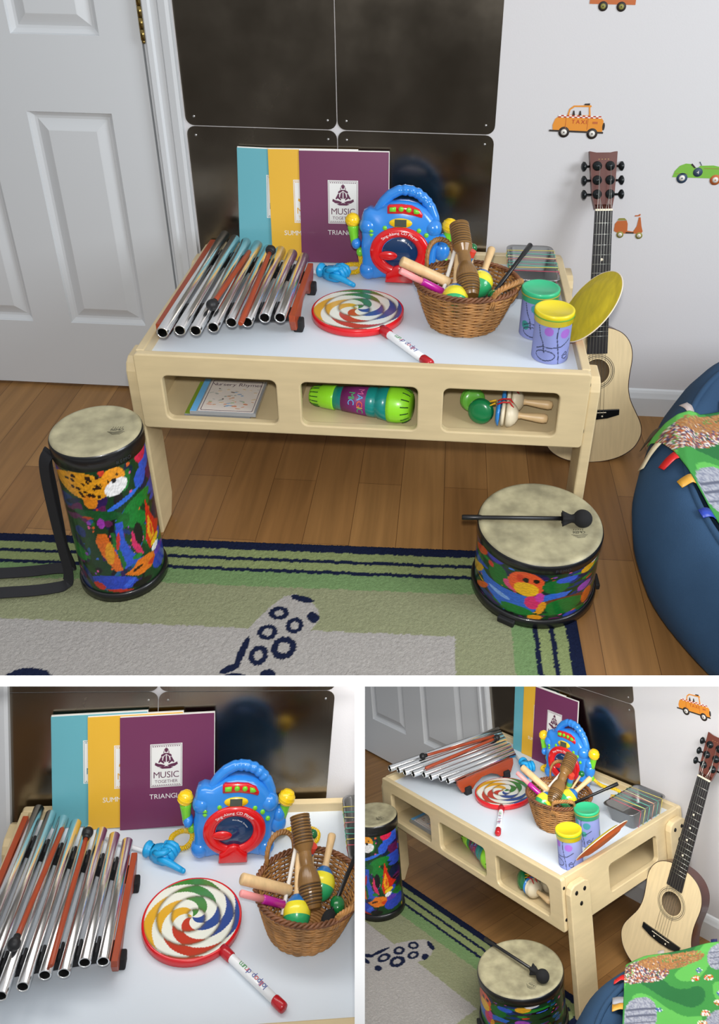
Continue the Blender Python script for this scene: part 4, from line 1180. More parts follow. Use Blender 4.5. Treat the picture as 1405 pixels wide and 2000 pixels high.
    def clapper(x, y, z, yaw, lab):
        t = Thing('clapper_castanet', lab, 'castanet', (x + ddx, y + ddy, z), euler(0, 0, yaw), 'clapper castanets in the end cubby')
        T = Matrix.Rotation(PI / 2, 4, 'Y')          # local z -> +x
        t.part('handle', MB().lathe([(0, 0.012), (0.010, 0.014), (0.0075, 0.028), (0.0115, 0.066), (0.0125, 0.082), (0.010, 0.092), (0, 0.095)], 22, T=T), wood)
        t.part('bowl', MB().lathe([(0, -0.010), (0.030, -0.010), (0.034, -0.006), (0.031, 0.004), (0.022, 0.014), (0.011, 0.020), (0, 0.021)], 30, T=T), cream, label='cream wooden bowl')
        t.part('back_disc', MB().lathe([(0, -0.022), (0.031, -0.022), (0.033, -0.019), (0.031, -0.014), (0, -0.012)], 30, T=T), cream)
        t.part('blue_disc', MB().lathe([(0, -0.036), (0.024, -0.036), (0.033, -0.031), (0.033, -0.027), (0, -0.025)], 30, T=T), blue, label='blue lacquered disc')
        for s_ in (-1, 1):
            t.part('elastic', MB().tube([(0.006, s_ * 0.008, 0.026), (-0.004, s_ * 0.008, 0.040), (-0.022, s_ * 0.008, 0.038), (-0.034, s_ * 0.008, 0.030)], 0.0022, 6), redE, label='red elastic')
        t.done()
    clapper(0.374, 0.060, dz + 0.0345, -0.14, 'blue clapper castanet with handle, front one')
    clapper(0.392, 0.125, dz + 0.0345, -0.16, 'blue clapper castanet with handle, rear one')
    def finger(x, y, z, m, lab, yaw, lean):
        t = Thing('finger_castanet', lab, 'castanet', (x + ddx, y + ddy, z), euler(0, 0, yaw) @ euler(lean, 0, 0), 'green finger castanets in the end cubby')
        for s_ in (0, 1):
            T = frame((0, 0.011 * s_, 0), (1, 0, 0), None, (0, -1, 0))
            t.part('shell', MB().lathe([(0, -0.004), (0.030, -0.004), (0.0325, -0.001), (0.030, 0.004), (0.018, 0.008), (0, 0.009)], 30, T=T), m)
        for s_ in (-1, 1):
            t.part('elastic', MB().tube([(0.020, 0.0, 0.026 + 0.006 * s_), (0.034, 0.004, 0.034 + 0.004 * s_), (0.034, 0.012, 0.030 + 0.004 * s_), (0.020, 0.012, 0.024 + 0.004 * s_)], 0.002, 6), yelE, label='yellow elastic')
        t.done()
    finger(0.282, 0.115, dz + 0.0365, lg, 'light green finger castanet in the cubby', 0.35, -0.35)
    finger(0.298, 0.064, dz + 0.0355, dg, 'dark green finger castanet in the cubby', -0.35, -0.30)
# ---------------------------------------------------------------- drums
def art(a, t, shapes, base, seed):
    """printed jungle picture: a = across the face (-1..1), t = down the drum (0..1)"""
    rnd = np.random.RandomState(seed)
    col = np.tile(np.array(lin(base)), (len(a), 1))
    pal = ['#14471c', '#0d1d3d', '#1c6a24', '#2b1650', '#101010', '#1f7a2c', '#16306e', '#5c1a4e', '#2a48b0', '#0b0b10', '#1a5a8a']
    for _ in range(320):
        ca, ct = rnd.uniform(-3.3, 3.3), rnd.uniform(0.02, 0.98)
        ra, rt, ro = rnd.uniform(0.05, 0.24), rnd.uniform(0.012, 0.05), rnd.uniform(-1.2, 1.2)
        da, dt = a - ca, (t - ct) * 2.2
        u = (da * math.cos(ro) + dt * math.sin(ro)) / ra; v = (-da * math.sin(ro) + dt * math.cos(ro)) / (rt * 2.2)
        col[u * u + v * v < 1] = lin(pal[rnd.randint(len(pal))])
    for _ in range(190):
        ca, ct = rnd.uniform(-3.3, 3.3), rnd.uniform(0.02, 0.98)
        r = rnd.uniform(0.015, 0.045)
        m = ((a - ca) / r) ** 2 + ((t - ct) / (r * 0.4)) ** 2 < 1
        col[m] = lin(['#c8332a', '#d8a020', '#8a3fb0', '#3f6fd8', '#d8602a', '#e0589a'][rnd.randint(6)])
    for sh in shapes:
        c, pts = sh[0], sh[1]
        if len(pts) == 1:
            ca, ct, ra, rt, ro = pts[0]
            da, dt = a - ca, t - ct
            u = (da * math.cos(ro) + dt * 2.2 * math.sin(ro)) / ra; v = (-da * math.sin(ro) / 2.2 + dt * math.cos(ro)) / rt
            m = u * u + v * v < 1
        else:
            m = np.zeros(len(a), bool); j = len(pts) - 1
            for i in range(len(pts)):
                (xi, yi), (xj, yj) = pts[i], pts[j]
                if yi != yj:
                    k = ((yi > t) != (yj > t)) & (a < (xj - xi) * (t - yi) / (yj - yi) + xi)
                    m ^= k
                j = i
        col[m] = lin(c)
    brush = 0.5 + 0.5 * np.sin(a * 37 + 6 * np.sin(t * 41) + seed) * np.sin(t * 83 + 4 * np.sin(a * 19))
    return col * (0.62 + 0.42 * brush)[:, None]

def leopard(ca, ct, s, seed):
    """spotted cat: body, spots, face"""
    r = random.Random(seed); o = [('#e09a1c', [(ca - 0.55 * s, ct + 0.01, 0.46 * s, 0.090 * s, 0.12)]), ('#e0861a', [(ca - 0.5 * s, ct + 0.11 * s, 0.13 * s, 0.05 * s, 0)])]
    for _ in range(34):
        o.append(('#2a1606', [(ca - 0.55 * s + r.uniform(-0.38, 0.34) * s, ct + 0.012 + r.uniform(-0.072, 0.072) * s, 0.036 * s, 0.010 * s, 0.3)]))
    o += [('#d8402a', [(ca - 0.2 * s, ct - 0.075 * s, 0.06 * s, 0.025 * s, 0)]), ('#e8702a', [(ca + 0.06 * s, ct - 0.095 * s, 0.05 * s, 0.025 * s, 0)]),
          ('#eb9a20', [(ca, ct - 0.02 * s, 0.24 * s, 0.070 * s, -0.15)]), ('#eeeeee', [(ca + 0.03 * s, ct + 0.038 * s, 0.235 * s, 0.052 * s, -0.2)]),
          ('#141010', [(ca + 0.01 * s, ct - 0.008 * s, 0.05 * s, 0.016 * s, 0)]), ('#141010', [(ca - 0.10 * s, ct - 0.012 * s, 0.025 * s, 0.009 * s, 0)]), ('#141010', [(ca + 0.09 * s, ct - 0.042 * s, 0.025 * s, 0.009 * s, 0)])]
    return o

TALL_ART = [
    ('#2f57c8', [(0.9, 0.06, 0.16, 0.10, 0.3)]), ('#d8284e', [(0.82, 0.02, 0.14, 0.055, 0)]), ('#2f57c8', [(0.72, 0.17, 0.16, 0.06, -0.7)]), ('#2f6ad8', [(0.25, 0.27, 0.45, 0.018, -0.25)]),
    ('#157a2c', [(0.55, 0.33, 0.34, 0.05, -0.2)]), ('#0f5226', [(-0.3, 0.34, 0.5, 0.04, 0.1)]), ('#157a2c', [(0.42, 0.43, 0.3, 0.07, 0.4)]), ('#126422', [(0.15, 0.42, 0.2, 0.05, -0.5)]),
    ('#1c7a30', [(0.33, 0.145, 0.12, 0.05, 0)]),
    ('#9a35a8', [(-0.3, 0.40, 0.08, 0.04, 0.2)]), ('#a8401f', [(-0.55, 0.36, 0.12, 0.01, 0)]),
    ('#2d55c4', [(0.0, 0.42), (0.16, 0.42), (0.12, 0.55), (0.22, 0.66), (0.42, 0.76), (-0.05, 0.80), (0.0, 0.62), (-0.04, 0.5)]),
    ('#d8681a', [(-0.42, 0.48), (-0.25, 0.48), (-0.08, 0.68), (-0.04, 0.80), (-0.2, 0.80), (-0.42, 0.66), (-0.5, 0.55)]), ('#d8941a', [(-0.25, 0.65, 0.10, 0.09, 0.2)]),
    ('#17672a', [(-0.16, 0.48), (-0.08, 0.48), (0.06, 0.76), (-0.02, 0.80)]), ('#c22f2a', [(-0.02, 0.56, 0.04, 0.07, 0.3)]),
    ('#d02a64', [(0.32, 0.50), (0.38, 0.58), (0.46, 0.68), (0.5, 0.74), (0.34, 0.70), (0.26, 0.62)]),
    ('#101012', [(0.46, 0.56, 0.10, 0.09, 0)]),
    ('#cf2a14', [(0.74, 0.34), (0.80, 0.46), (0.88, 0.56), (0.98, 0.62), (0.84, 0.70), (0.66, 0.74), (0.60, 0.64), (0.66, 0.55)]), ('#eda51a', [(0.74, 0.47), (0.80, 0.57), (0.82, 0.66), (0.70, 0.68), (0.66, 0.60)]), ('#d8501a', [(0.76, 0.60, 0.03, 0.05, 0)]),
    ('#e0761a', [(-0.02, 0.84), (0.2, 0.81), (0.34, 0.76), (0.62, 0.76), (0.82, 0.80), (0.70, 0.87), (0.3, 0.89)]), ('#3a2008', [(0.3, 0.825, 0.14, 0.012, -0.2)]), ('#c83a1a', [(0.66, 0.84, 0.12, 0.02, 0)]),
    ('#edc21a', [(0.80, 0.70, 0.12, 0.025, -0.3)]), ('#f0f0ec', [(0.78, 0.75, 0.10, 0.025, -0.3)]), ('#1d7a36', [(0.34, 0.73, 0.12, 0.02, 0)]),
    ('#2844b8', [(-0.25, 0.90, 0.5, 0.06, 0.1)]), ('#2a3fae', [(0.9, 0.87, 0.25, 0.07, -0.2)]), ('#5a35a8', [(0.85, 0.80, 0.12, 0.03, 0)]), ('#3a62d8', [(0.05, 0.92, 0.16, 0.02, -0.4)]),
    ('#c23028', [(-0.62, 0.93, 0.12, 0.03, 0.2)]), ('#b02f24', [(-0.2, 0.97, 0.3, 0.014, 0.1)]), ('#0e0e10', [(0.34, 0.955, 0.24, 0.03, 0)]),
]
SHORT_ART = [
    ('#3a35a8', [(-0.62, 0.02, 0.14, 0.09, 0.2)]), ('#d24a22', [(-0.86, 0.14, 0.07, 0.12, 0.3)]), ('#176a28', [(-0.55, 0.30, 0.16, 0.2, 0)]), ('#c83028', [(-0.68, 0.20, 0.05, 0.05, 0)]),
    ('#2f66cc', [(-0.95, 0.40), (-0.7, 0.50), (-0.3, 0.50), (0.05, 0.52), (0.35, 0.40), (0.62, 0.42), (0.5, 0.55), (0.2, 0.62), (0.05, 0.86), (-0.45, 0.88), (-0.75, 0.72)]),
    ('#7fa8e8', [(-0.5, 0.66, 0.2, 0.04, 0.4)]), ('#d8487a', [(-0.30, 0.38, 0.14, 0.10, -0.4)]), ('#e8582a', [(-0.09, 0.26, 0.29, 0.24, 0)]), ('#f0b81c', [(-0.08, 0.37, 0.2, 0.14, 0)]), ('#d03a1c', [(-0.2, 0.16, 0.06, 0.07, 0)]),
    ('#141008', [(-0.1, 0.18, 0.05, 0.05, 0)]), ('#141008', [(0.06, 0.17, 0.05, 0.045, 0)]), ('#d82a6a', [(0.05, 0.62, 0.14, 0.14, 0)]), ('#c83aa0', [(0.14, 0.5, 0.07, 0.1, 0)]),
    ('#16772e', [(-0.2, 0.84, 0.26, 0.09, 0.05)]), ('#6a3a22', [(0.5, 0.66, 0.34, 0.14, -0.2)]), ('#14702a', [(0.52, 0.72, 0.28, 0.17, 0)]), ('#156a2c', [(0.36, 0.28, 0.2, 0.14, 0)]), ('#2f57c8', [(0.52, 0.16, 0.16, 0.06, -0.2)]),
    ('#e8981c', [(0.18, 0.72, 0.06, 0.14, 0.1)]), ('#e8981c', [(0.1, 0.93, 0.12, 0.05, -0.4)]), ('#e0a81c', [(-0.93, 0.62, 0.06, 0.2, 0.25)]), ('#d85a1c', [(-0.8, 0.8, 0.05, 0.14, 0.3)]),
    ('#d8a020', [(0.82, 0.10, 0.10, 0.07, 0)]), ('#e8e8ea', [(0.92, 0.02, 0.06, 0.05, 0)]), ('#9a45b0', [(0.8, 0.46, 0.10, 0.08, 0)]), ('#e06a1c', [(0.86, 0.72, 0.07, 0.16, 0)]), ('#2b45b8', [(0.64, 0.94, 0.1, 0.05, 0)]),
]

def drum(name, lab, loc, r, ht, band, shapes, base, seed, feet, face, flare, stamp):
    blk = mat('black_gloss_hoop', '#141416', 0.3, coat=0.3); rub = mat('drum_rubber', '#121214', 0.7)
    skin = mat('parchment_skin', '#9f987a', 0.55, vary=0.30, vscale=26, bump=0.05, bscale=40)
    pic = mat_paint('jungle_print', 0.3, coat=0.35)
    ink = mat('stamp_ink', '#3b3a30', 0.7); dim = mat('grey_print', '#4d5058', 0.5)
    t = Thing(name, lab, 'drum', loc, euler(0, 0, face), 'jungle print drums')
    nu, nv = 260, 120
    z0, z1 = 0.022, ht - band
    mb = MB().grid(nu, nv, lambda u, v: ((r - 0.003) * math.cos(2 * PI * u - PI / 2), (r - 0.003) * math.sin(2 * PI * u - PI / 2), z0 + (z1 - z0) * v), wrap=True)
    V = np.array([p[:3] for p in mb.v])
    ang = np.arctan2(V[:, 0], -V[:, 1])
    a = np.where(np.abs(ang) < PI / 2, np.sin(ang), np.sign(ang) * (1 + (np.abs(ang) - PI / 2)))
    tt = 1 - (V[:, 2] - z0) / (z1 - z0)
    col = art(a, tt, shapes, base, seed)
    mb.col = np.concatenate([col, np.ones((len(col), 1))], 1)
    t.part('shell', mb, pic, label='shell printed with a bright jungle picture')
    hp = t.part('hoop', MB().lathe([(r - 0.003, ht - band - 0.001), (r, ht - band), (r + 0.0005, ht - 0.012), (r - 0.001, ht - 0.007), (r - 0.003, ht - 0.005)], 72), blk, label='black hoop')
    t.part('drum_head', MB().lathe([(r - 0.0015, ht - 0.009), (r - 0.003, ht - 0.004), (r - 0.006, ht - 0.0012), (r - 0.012, ht - 0.0002), (r - 0.02, ht - 0.0022), (r - 0.03, ht - 0.003), (0, ht - 0.003)], 72), skin, label='mottled cream drum head')
    t.part('base_ring', MB().lathe([(r - 0.004, 0.003), (r + flare, 0.003), (r + flare, 0.016), (r + flare * 0.6, 0.024), (r - 0.002, 0.028), (r - 0.006, 0.020), (r - 0.006, 0.003)], 72), blk, label='black base ring')
    for k in range(feet):
        q = -PI / 2 - 0.32 + 2 * PI * k / feet
        T = Matrix.Rotation(q, 4, 'Z')
        t.part('rubber_foot', MB().box((r - 0.010, -0.022, -0.0005), (r + flare + 0.010, 0.022, 0.016), 0.003, T=T), rub)
    # stamped mark on the head and name on the hoop
    st = MB()
    Tm = Matrix.Rotation(-face, 4, 'Z') @ Matrix.Translation((stamp[0], stamp[1], ht - 0.0026)) @ Matrix.Rotation(0.12, 4, 'Z')
    st.text('REMO', 0.0125, Tm, depth=0.02, gap=0.02)
    for k in range(4):
        st.tube([(-0.021 + 0.004 * k, -0.004 - 0.0035 * k, 0.0002), (-0.006, -0.0065 - 0.003 * k, 0.0002), (0.008, -0.0035 - 0.0035 * k, 0.0002), (0.019 - 0.003 * k, -0.005 - 0.0032 * k, 0.0002)], 0.0005, 4, T=Tm)
    for k in range(5):
        st.tube([(-0.012 + 0.0055 * k, 0.011, 0.0002), (-0.010 + 0.0055 * k, 0.016 - 0.001 * (k % 2), 0.0002)], 0.0005, 4, T=Tm)
    t.part('stamp', st, ink)
    nm = MB(); nm.text('REMO', 0.013, Matrix.Identity(4), depth=0.02, gap=0.2)
    q0 = 0.45
    nm.v = [((r + 0.0008) * math.sin(q0 + p[0] / r), -(r + 0.0008) * math.cos(q0 + p[0] / r), ht - band + 0.006 + p[1]) for p in nm.v]
    t.part('lettering', nm, dim, hp)
    return t

def drums():
    tz = S.fz + 0.009
    lx, ly = {0: (-0.602, -0.152), 2: (-0.458, -0.120)}[S.id]
    t = drum('tall_drum', 'tall slim jungle print drum on the rug', (lx, ly, tz), 0.106, 0.452 if S.id == 0 else 0.412, 0.046, TALL_ART + leopard(0.14, 0.105, 1.12, 3), '#123a1c', 11, 0, 0.466, 0.004, (0.05, 0.0))
    if S.id == 0:
        web = mat('black_webbing', '#17171b', 0.75)
        # strap: two ends on the shell, loop trailing on the rug (drum-local frame is turned)
        Ri = euler(0, 0, -0.466)
        def loc(p): q = Vector((p[0] - lx, p[1] - ly, p[2] - tz)); return Ri @ q
        def ribbon(path, w):
            mbr = MB(); P_ = [Vector(p) for p in path]; dense = []
            for i in range(len(P_) - 1):
                p0, p1, p2, p3 = P_[max(0, i - 1)], P_[i], P_[i + 1], P_[min(len(P_) - 1, i + 2)]
                for k in range(8):
                    u = k / 8
                    dense.append(0.5 * ((2 * p1) + (p2 - p0) * u + (2 * p0 - 5 * p1 + 4 * p2 - p3) * u * u + (3 * p1 - p0 - 3 * p2 + p3) * u ** 3))
            dense.append(P_[-1])
            vs = []
            for i, p in enumerate(dense):
                tg = (dense[min(i + 1, len(dense) - 1)] - dense[max(i - 1, 0)]).normalized()
                out = Vector((-0.35, -0.9, 0.2)); out = (out - tg * out.dot(tg)).normalized()
                if p.z < 0.02: out = Vector((0, 0, 1)) * 0.75 + out * 0.25; out = (out - tg * out.dot(tg)).normalized()
                sd = tg.cross(out)
                for a_, b_ in ((-1, -1), (1, -1), (1, 1), (-1, 1)):
                    vs.append(loc(p + sd * w / 2 * a_ + out * 0.0016 * b_))
            fs = []
            for i in range(len(dense) - 1):
                for k in range(4): fs.append((4 * i + k, 4 * i + (k + 1) % 4, 4 * i + 4 + (k + 1) % 4, 4 * i + 4 + k))
            fs += [(0, 1, 2, 3), tuple(4 * (len(dense) - 1) + k for k in (3, 2, 1, 0))]
            return mbr.add(vs, fs)
        a = ribbon([(-0.700, -0.195, 0.405), (-0.7095, -0.200, 0.38), (-0.712, -0.202, 0.30), (-0.716, -0.204, 0.20), (-0.722, -0.200, 0.12), (-0.724, -0.185, 0.05), (-0.735, -0.172, 0.012), (-0.775, -0.172, 0.006), (-0.84, -0.186, 0.004), (-0.93, -0.200, 0.004), (-1.05, -0.205, 0.004)], 0.030)
        b = ribbon([(-0.698, -0.208, 0.405), (-0.712, -0.214, 0.37), (-0.716, -0.218, 0.26), (-0.716, -0.220, 0.12), (-0.712, -0.226, 0.05), (-0.722, -0.232, 0.014), (-0.755, -0.240, 0.006), (-0.81, -0.252, 0.004), (-0.88, -0.264, 0.004), (-1.0, -0.29, 0.004)], 0.030)
        a.add(b.v, b.f)
        t.part('strap', a, web, label='black webbing strap trailing onto the rug')
    t.done()
    sx, sy = {0: (0.456, -0.108), 2: (0.425, -0.116)}[S.id]
    ht = {0: 0.206, 2: 0.182}[S.id]
    t = drum('short_drum', 'short wide jungle print drum', (sx, sy, tz), 0.155, ht, 0.030, SHORT_ART, '#143a1e', 23, 3, -0.16, 0.005, (0.092, -0.035))
    t.done()
    blk = mat('black_plastic', '#131315', 0.35); cloth = mat('black_cloth', '#101012', 0.9)
    top = tz + ht
    b, e = {0: ((0.556, -0.116), (0.262, -0.118)), 2: ((0.535, -0.112), (0.235, -0.112))}[S.id]
    m = Thing('drum_beater', 'black padded beater lying on the short drum', 'beater', (b[0], b[1], top), None)
    p0 = Vector((0, 0, 0.0215)); p1 = Vector((e[0] - b[0], e[1] - b[1], 0.0075))
    d = (p1 - p0).normalized()
    m.part('stick', MB().tube([p0 + d * 0.02, p1 - d * 0.05, p1 - d * 0.045, p1 - d * 0.002, p1], [0.0052, 0.0052, 0.0066, 0.0066, 0.005], 14), blk)
    hd = MB().ball(p0, (0.0235, 0.0235, 0.0215), 24, 16)
    m.part('ball', hd, cloth, label='black padded ball')
    T = along(p0, p1)
    tie = MB(); n = 36; vs = []
    for k, (rr, z, wv) in enumerate(((0.0115, 0.020, 0.0), (0.0095, 0.026, 0.0), (0.0105, 0.032, 0.001), (0.0145, 0.044, 0.003), (0.0165, 0.050, 0.004), (0.012, 0.0495, 0.002), (0.006, 0.044, 0.0))):
        vs += [((rr + wv * math.cos(5 * 2 * PI * i / n)) * math.cos(2 * PI * i / n), (rr + wv * math.cos(5 * 2 * PI * i / n)) * math.sin(2 * PI * i / n), z) for i in range(n)]
    fs = [(k * n + i, k * n + (i + 1) % n, (k + 1) * n + (i + 1) % n, (k + 1) * n + i) for k in range(6) for i in range(n)]
    m.part('gathered_cloth', tie.add(vs, fs, 0, True, T), cloth)
    m.done()

# ---------------------------------------------------------------- rug
def rug():
    rot = 0.0237
    ox, oy = {0: (0.552, 0.006), 2: (0.575, 0.098)}[S.id]
    X0, Y0, st = (-1.75, -0.56, 0.0032) if S.id == 0 else (-1.45, -0.72, 0.0034)
    nx, ny = int(-X0 / st), int(-Y0 / st)
    xs = np.linspace(X0, 0, nx); ys = np.linspace(Y0, 0, ny)
    gx, gy = np.meshgrid(xs, ys)
    rs = np.random.RandomState(4)
    wob = np.interp(gx.ravel(), np.linspace(X0, 0, 260), rs.uniform(-0.0022, 0.0022, 260)).reshape(gx.shape)
    wob2 = np.interp(gy.ravel(), np.linspace(Y0, 0, 160), rs.uniform(-0.0022, 0.0022, 160)).reshape(gx.shape)
    d = np.minimum(-gy + wob, -gx + wob2)
    navy, lt, gr, ol, wh = (np.array(lin(c)) for c in ('#161d36', '#808c5e', '#6c875a', '#85886a', '#9d9995'))
    col = np.empty(gx.shape + (3,)); col[:] = wh
    for lim, c in ((0.303, ol), (0.165, gr), (0.113, navy), (0.101, lt), (0.073, navy), (0.061, lt), (0.033, navy)):
        col[d < lim] = c
    # spotted paw motif, given by points on the floor (drawing units of the big scene)
    def L(p):
        x, y = p[0] - 0.549, p[1] - 0.007
        return (x * math.cos(rot) + y * math.sin(rot), -x * math.sin(rot) + y * math.cos(rot))
    def inside(poly):
        m = np.zeros(gx.shape, bool); j = len(poly) - 1
        for i in range(len(poly)):
            (xi, yi), (xj, yj) = poly[i], poly[j]
            if yi != yj:
                m ^= ((yi > gy) != (yj > gy)) & (gx < (xj - xi) * (gy - yi) / (yj - yi) + xi)
            j = i
        return m
    col[inside([L(p) for p in ((-0.249, -0.343), (-0.239, -0.303), (-0.209, -0.247), (-0.178, -0.206), (-0.150, -0.196), (-0.111, -0.212), (-0.085, -0.246), (-0.080, -0.279), (-0.096, -0.316), (-0.126, -0.357), (-0.2, -0.36))])] = wh
    def ell(c, rx, ry, a=0.0):
        c = L(c); u = gx - c[0]; v = gy - c[1]
        return np.sqrt(((u * math.cos(a) + v * math.sin(a)) / rx) ** 2 + ((-u * math.sin(a) + v * math.cos(a)) / ry) ** 2) + rs.uniform(-0.05, 0.05, gx.shape)
    for c, rx, ry in (((-0.181, -0.262), 0.025, 0.021), ((-0.136, -0.298), 0.021, 0.025), ((-0.197, -0.324), 0.024, 0.024), ((-0.205, -0.394), 0.022, 0.030), ((-0.150, -0.368), 0.030, 0.034)):
        e = ell(c, rx, ry); col[(e < 1) & (e > 0.48)] = navy
    col[ell((-0.131, -0.211), 0.031, 0.010, -0.25) < 1] = navy
    col[ell((-0.095, -0.269), 0.014, 0.018, 0.5) < 1] = navy
    col[ell((-0.245, -0.385), 0.009, 0.045, -0.15) < 1] = navy
    col[ell((-0.262, -0.436), 0.026, 0.010, 0.6) < 1] = navy
    col[ell((-0.245, -0.458), 0.026, 0.010, 0.0) < 1] = navy
    col[ell((-0.172, -0.446), 0.018, 0.014, 0.0) < 1] = navy
    col[ell((-0.709, -0.500), 0.055, 0.032, 0.0) < 1] = navy
    col *= (1 + rs.uniform(-0.11, 0.11, gx.shape))[..., None]
    z = 0.008 + rs.uniform(-0.0012, 0.0012, gx.shape)
    z[:, -1] = 0; z[-1, :] = 0; z[0, :] = 0; z[:, 0] = 0
    mb = MB()
    mb.v = list(zip(gx.ravel().tolist(), gy.ravel().tolist(), z.ravel().tolist()))
    i = np.arange((ny - 1) * nx).reshape(ny - 1, nx)[:, :-1].ravel()
    mb.f = [(a, a + 1, a + nx + 1, a + nx) for a in i.tolist()]
    mb.mi = [0] * len(mb.f); mb.sm = [True] * len(mb.f)
    mb.col = np.concatenate([col.reshape(-1, 3), np.ones((nx * ny, 1))], 1)
    solo('rug', mb, mat_paint('tufted_wool', 0.95, bump=0.6, bscale=420, spec=0.1), 'green and cream rug with navy stripes', 'rug', (ox, oy, S.fz + 0.0008), euler(0, 0, rot))

# ---------------------------------------------------------------- bean bag and blanket
BAG = [(0, 0.19), (0.10, 0.19), (0.25, 0.195), (0.38, 0.205), (0.46, 0.225), (0.51, 0.255), (0.535, 0.278), (0.555, 0.288), (0.580, 0.285), (0.605, 0.270), (0.630, 0.240), (0.650, 0.195), (0.658, 0.150), (0.652, 0.100), (0.632, 0.050), (0.600, 0.015), (0.550, 0.001), (0, 0.001)]
def bag_lift(a):          # the back of the seat stands higher
    return 1 + 0.40 * max(0.0, math.cos(a - math.radians(112))) if S.id == 0 else 0.88
def bag_z(r, a):
    pts = BAG[:12]
    for (r0, z0), (r1, z1) in zip(pts[:-1], pts[1:]):
        if r <= r1: return (z0 + (z1 - z0) * (r - r0) / (r1 - r0)) * bag_lift(a)
    return 0.195 * bag_lift(a) - (r - 0.650) * 2.0

def bean_bag():
    den = mat('blue_denim', '#2d4763', 0.85, vary=0.16, vscale=5, bump=0.25, bscale=500, spec=0.2)
    seam = mat('denim_piping', '#22395a', 0.8)
    cx, cy = {0: (1.360, -0.050), 2: (1.340, 0.055)}[S.id]
    t = Thing('bean_bag', 'large round blue denim bean bag', 'bean bag', (cx, cy, S.fz))
    prof = []
    for k in range(len(BAG) - 1):
        for u in (0, 0.5): prof.append((BAG[k][0] + (BAG[k + 1][0] - BAG[k][0]) * u, BAG[k][1] + (BAG[k + 1][1] - BAG[k][1]) * u))
    prof.append(BAG[-1])
    n = 120
    mb = MB().lathe(prof, n)
    rs = random.Random(9); ph = [rs.uniform(0, 6.28) for _ in range(8)]
    out = []
    for x, y, z in mb.v:
        r = math.hypot(x, y); a = math.atan2(y, x)
        w = 0.010 * math.sin(3 * a + ph[0]) + 0.006 * math.sin(7 * a + ph[1] + z * 12) + 0.003 * math.sin(13 * a + ph[2] + z * 30)
        f = min(1, r / 0.2)
        if r > 1e-6: x += x / r * w * f; y += y / r * w * f
        z = z * bag_lift(a) + (0.006 * math.sin(5 * a + ph[3] + r * 18) * f if z > 0.02 else 0)
        out.append((x, y, z))
    mb.v = out
    t.part('cover', mb, den)
    sm = MB(); pts = []
    for i in range(160):
        a = 2 * PI * i / 160; pts.append((0.552 * math.cos(a), 0.552 * math.sin(a), 0.286 * bag_lift(a) + 0.006 * math.sin(5 * a + ph[3] + 0.552 * 18)))
    sm.tube(pts, 0.009, 10, closed=True)
    t.part('piping', sm, den, label='rolled piping round the seat')
    t.done()
    # blanket draped over it
    (ax, ay), e1, e2, n1, n2 = {0: ((0.745, 0.120), (0.93, 0.36), (0.33, -0.94), 0.60, 0.60), 2: ((0.735, 0.095), (0.47, 0.88), (0.58, -0.81), 0.60, 0.60)}[S.id]
    e1 = Vector(e1).normalized(); e2 = Vector(e2).normalized()
    def surf(u, v, lift=0.010):
        x = ax + e1.x * u + e2.x * v; y = ay + e1.y * u + e2.y * v
        r = math.hypot(x - cx, y - cy); a = math.atan2(y - cy, x - cx)
        zz = max(bag_z(r, a), 0.06)
        if r < 0.53: zz = max(zz, 0.272 * bag_lift(a) - 0.20 * (0.53 - r))
        return (x, y, S.fz + zz + lift + 0.006 * math.sin(u * 26 + v * 9) * 0.6 + 0.008)
    N = 150; mb = MB()
    th = 0.008
    top = [surf(n1 * i / (N - 1), n2 * j / (N - 1), 0.010 + th * min(1, 9 * min(i, j, N - 1 - i, N - 1 - j) / N)) for j in range(N) for i in range(N)]
    bot = [surf(n1 * i / (N - 1), n2 * j / (N - 1), 0.007) for j in range(N) for i in range(N)]
    org = Vector((ax, ay, S.fz))
    mb.v = [(p[0] - ax, p[1] - ay, p[2] - S.fz) for p in top + bot]
    q = N * N
    for j in range(N - 1):
        for i in range(N - 1):
            a = j * N + i
            mb.f.append((a, a + N, a + N + 1, a + 1)); mb.f.append((q + a, q + a + 1, q + a + N + 1, q + a + N))
    for k in range(N - 1):
        for a, b in ((k, k + 1), ((N - 1) * N + k + 1, (N - 1) * N + k), ((k + 1) * N, k * N), (k * N + N - 1, (k + 1) * N + N - 1)):
            mb.f.append((a, b, q + b, q + a))
    mb.mi = [0] * len(mb.f); mb.sm = [True] * len(mb.f)
    rs = np.random.RandomState(7)
    jj, ii = np.mgrid[0:N, 0:N]; u = ii / (N - 1) * n1; v = jj / (N - 1) * n2
    g1, g2, g3 = (np.array(lin(c)) for c in ('#3f8a42', '#5fae52', '#2b6a3a'))
    nz = np.sin(u * 21 + 2 * np.sin(v * 17)) + np.sin(v * 29 + 1.5 * np.sin(u * 23))
    col = np.where((nz > 0.5)[..., None], g2, np.where((nz < -0.9)[..., None], g3, g1))
    def patch(cu, cv, ru, rv, cols, dens, seed):
        r2 = np.random.RandomState(seed)
        m = (np.abs((u - cu) / ru) ** 2.5 + np.abs((v - cv) / rv) ** 2.5 < 1) & (r2.uniform(0, 1, u.shape) < dens)
        pick = r2.randint(0, len(cols), u.shape)
        pal = np.array([lin(c) for c in cols])
        col[m] = pal[pick[m]]
    crowd = ['#8a5a44', '#c8b8a8', '#4a4a72', '#a86a48', '#dcd6d0', '#6a4a5a', '#b0623a', '#3a3a4a']
    stone = ['#9a9ca6', '#8c8f9c', '#a6a8b0', '#7c8090']
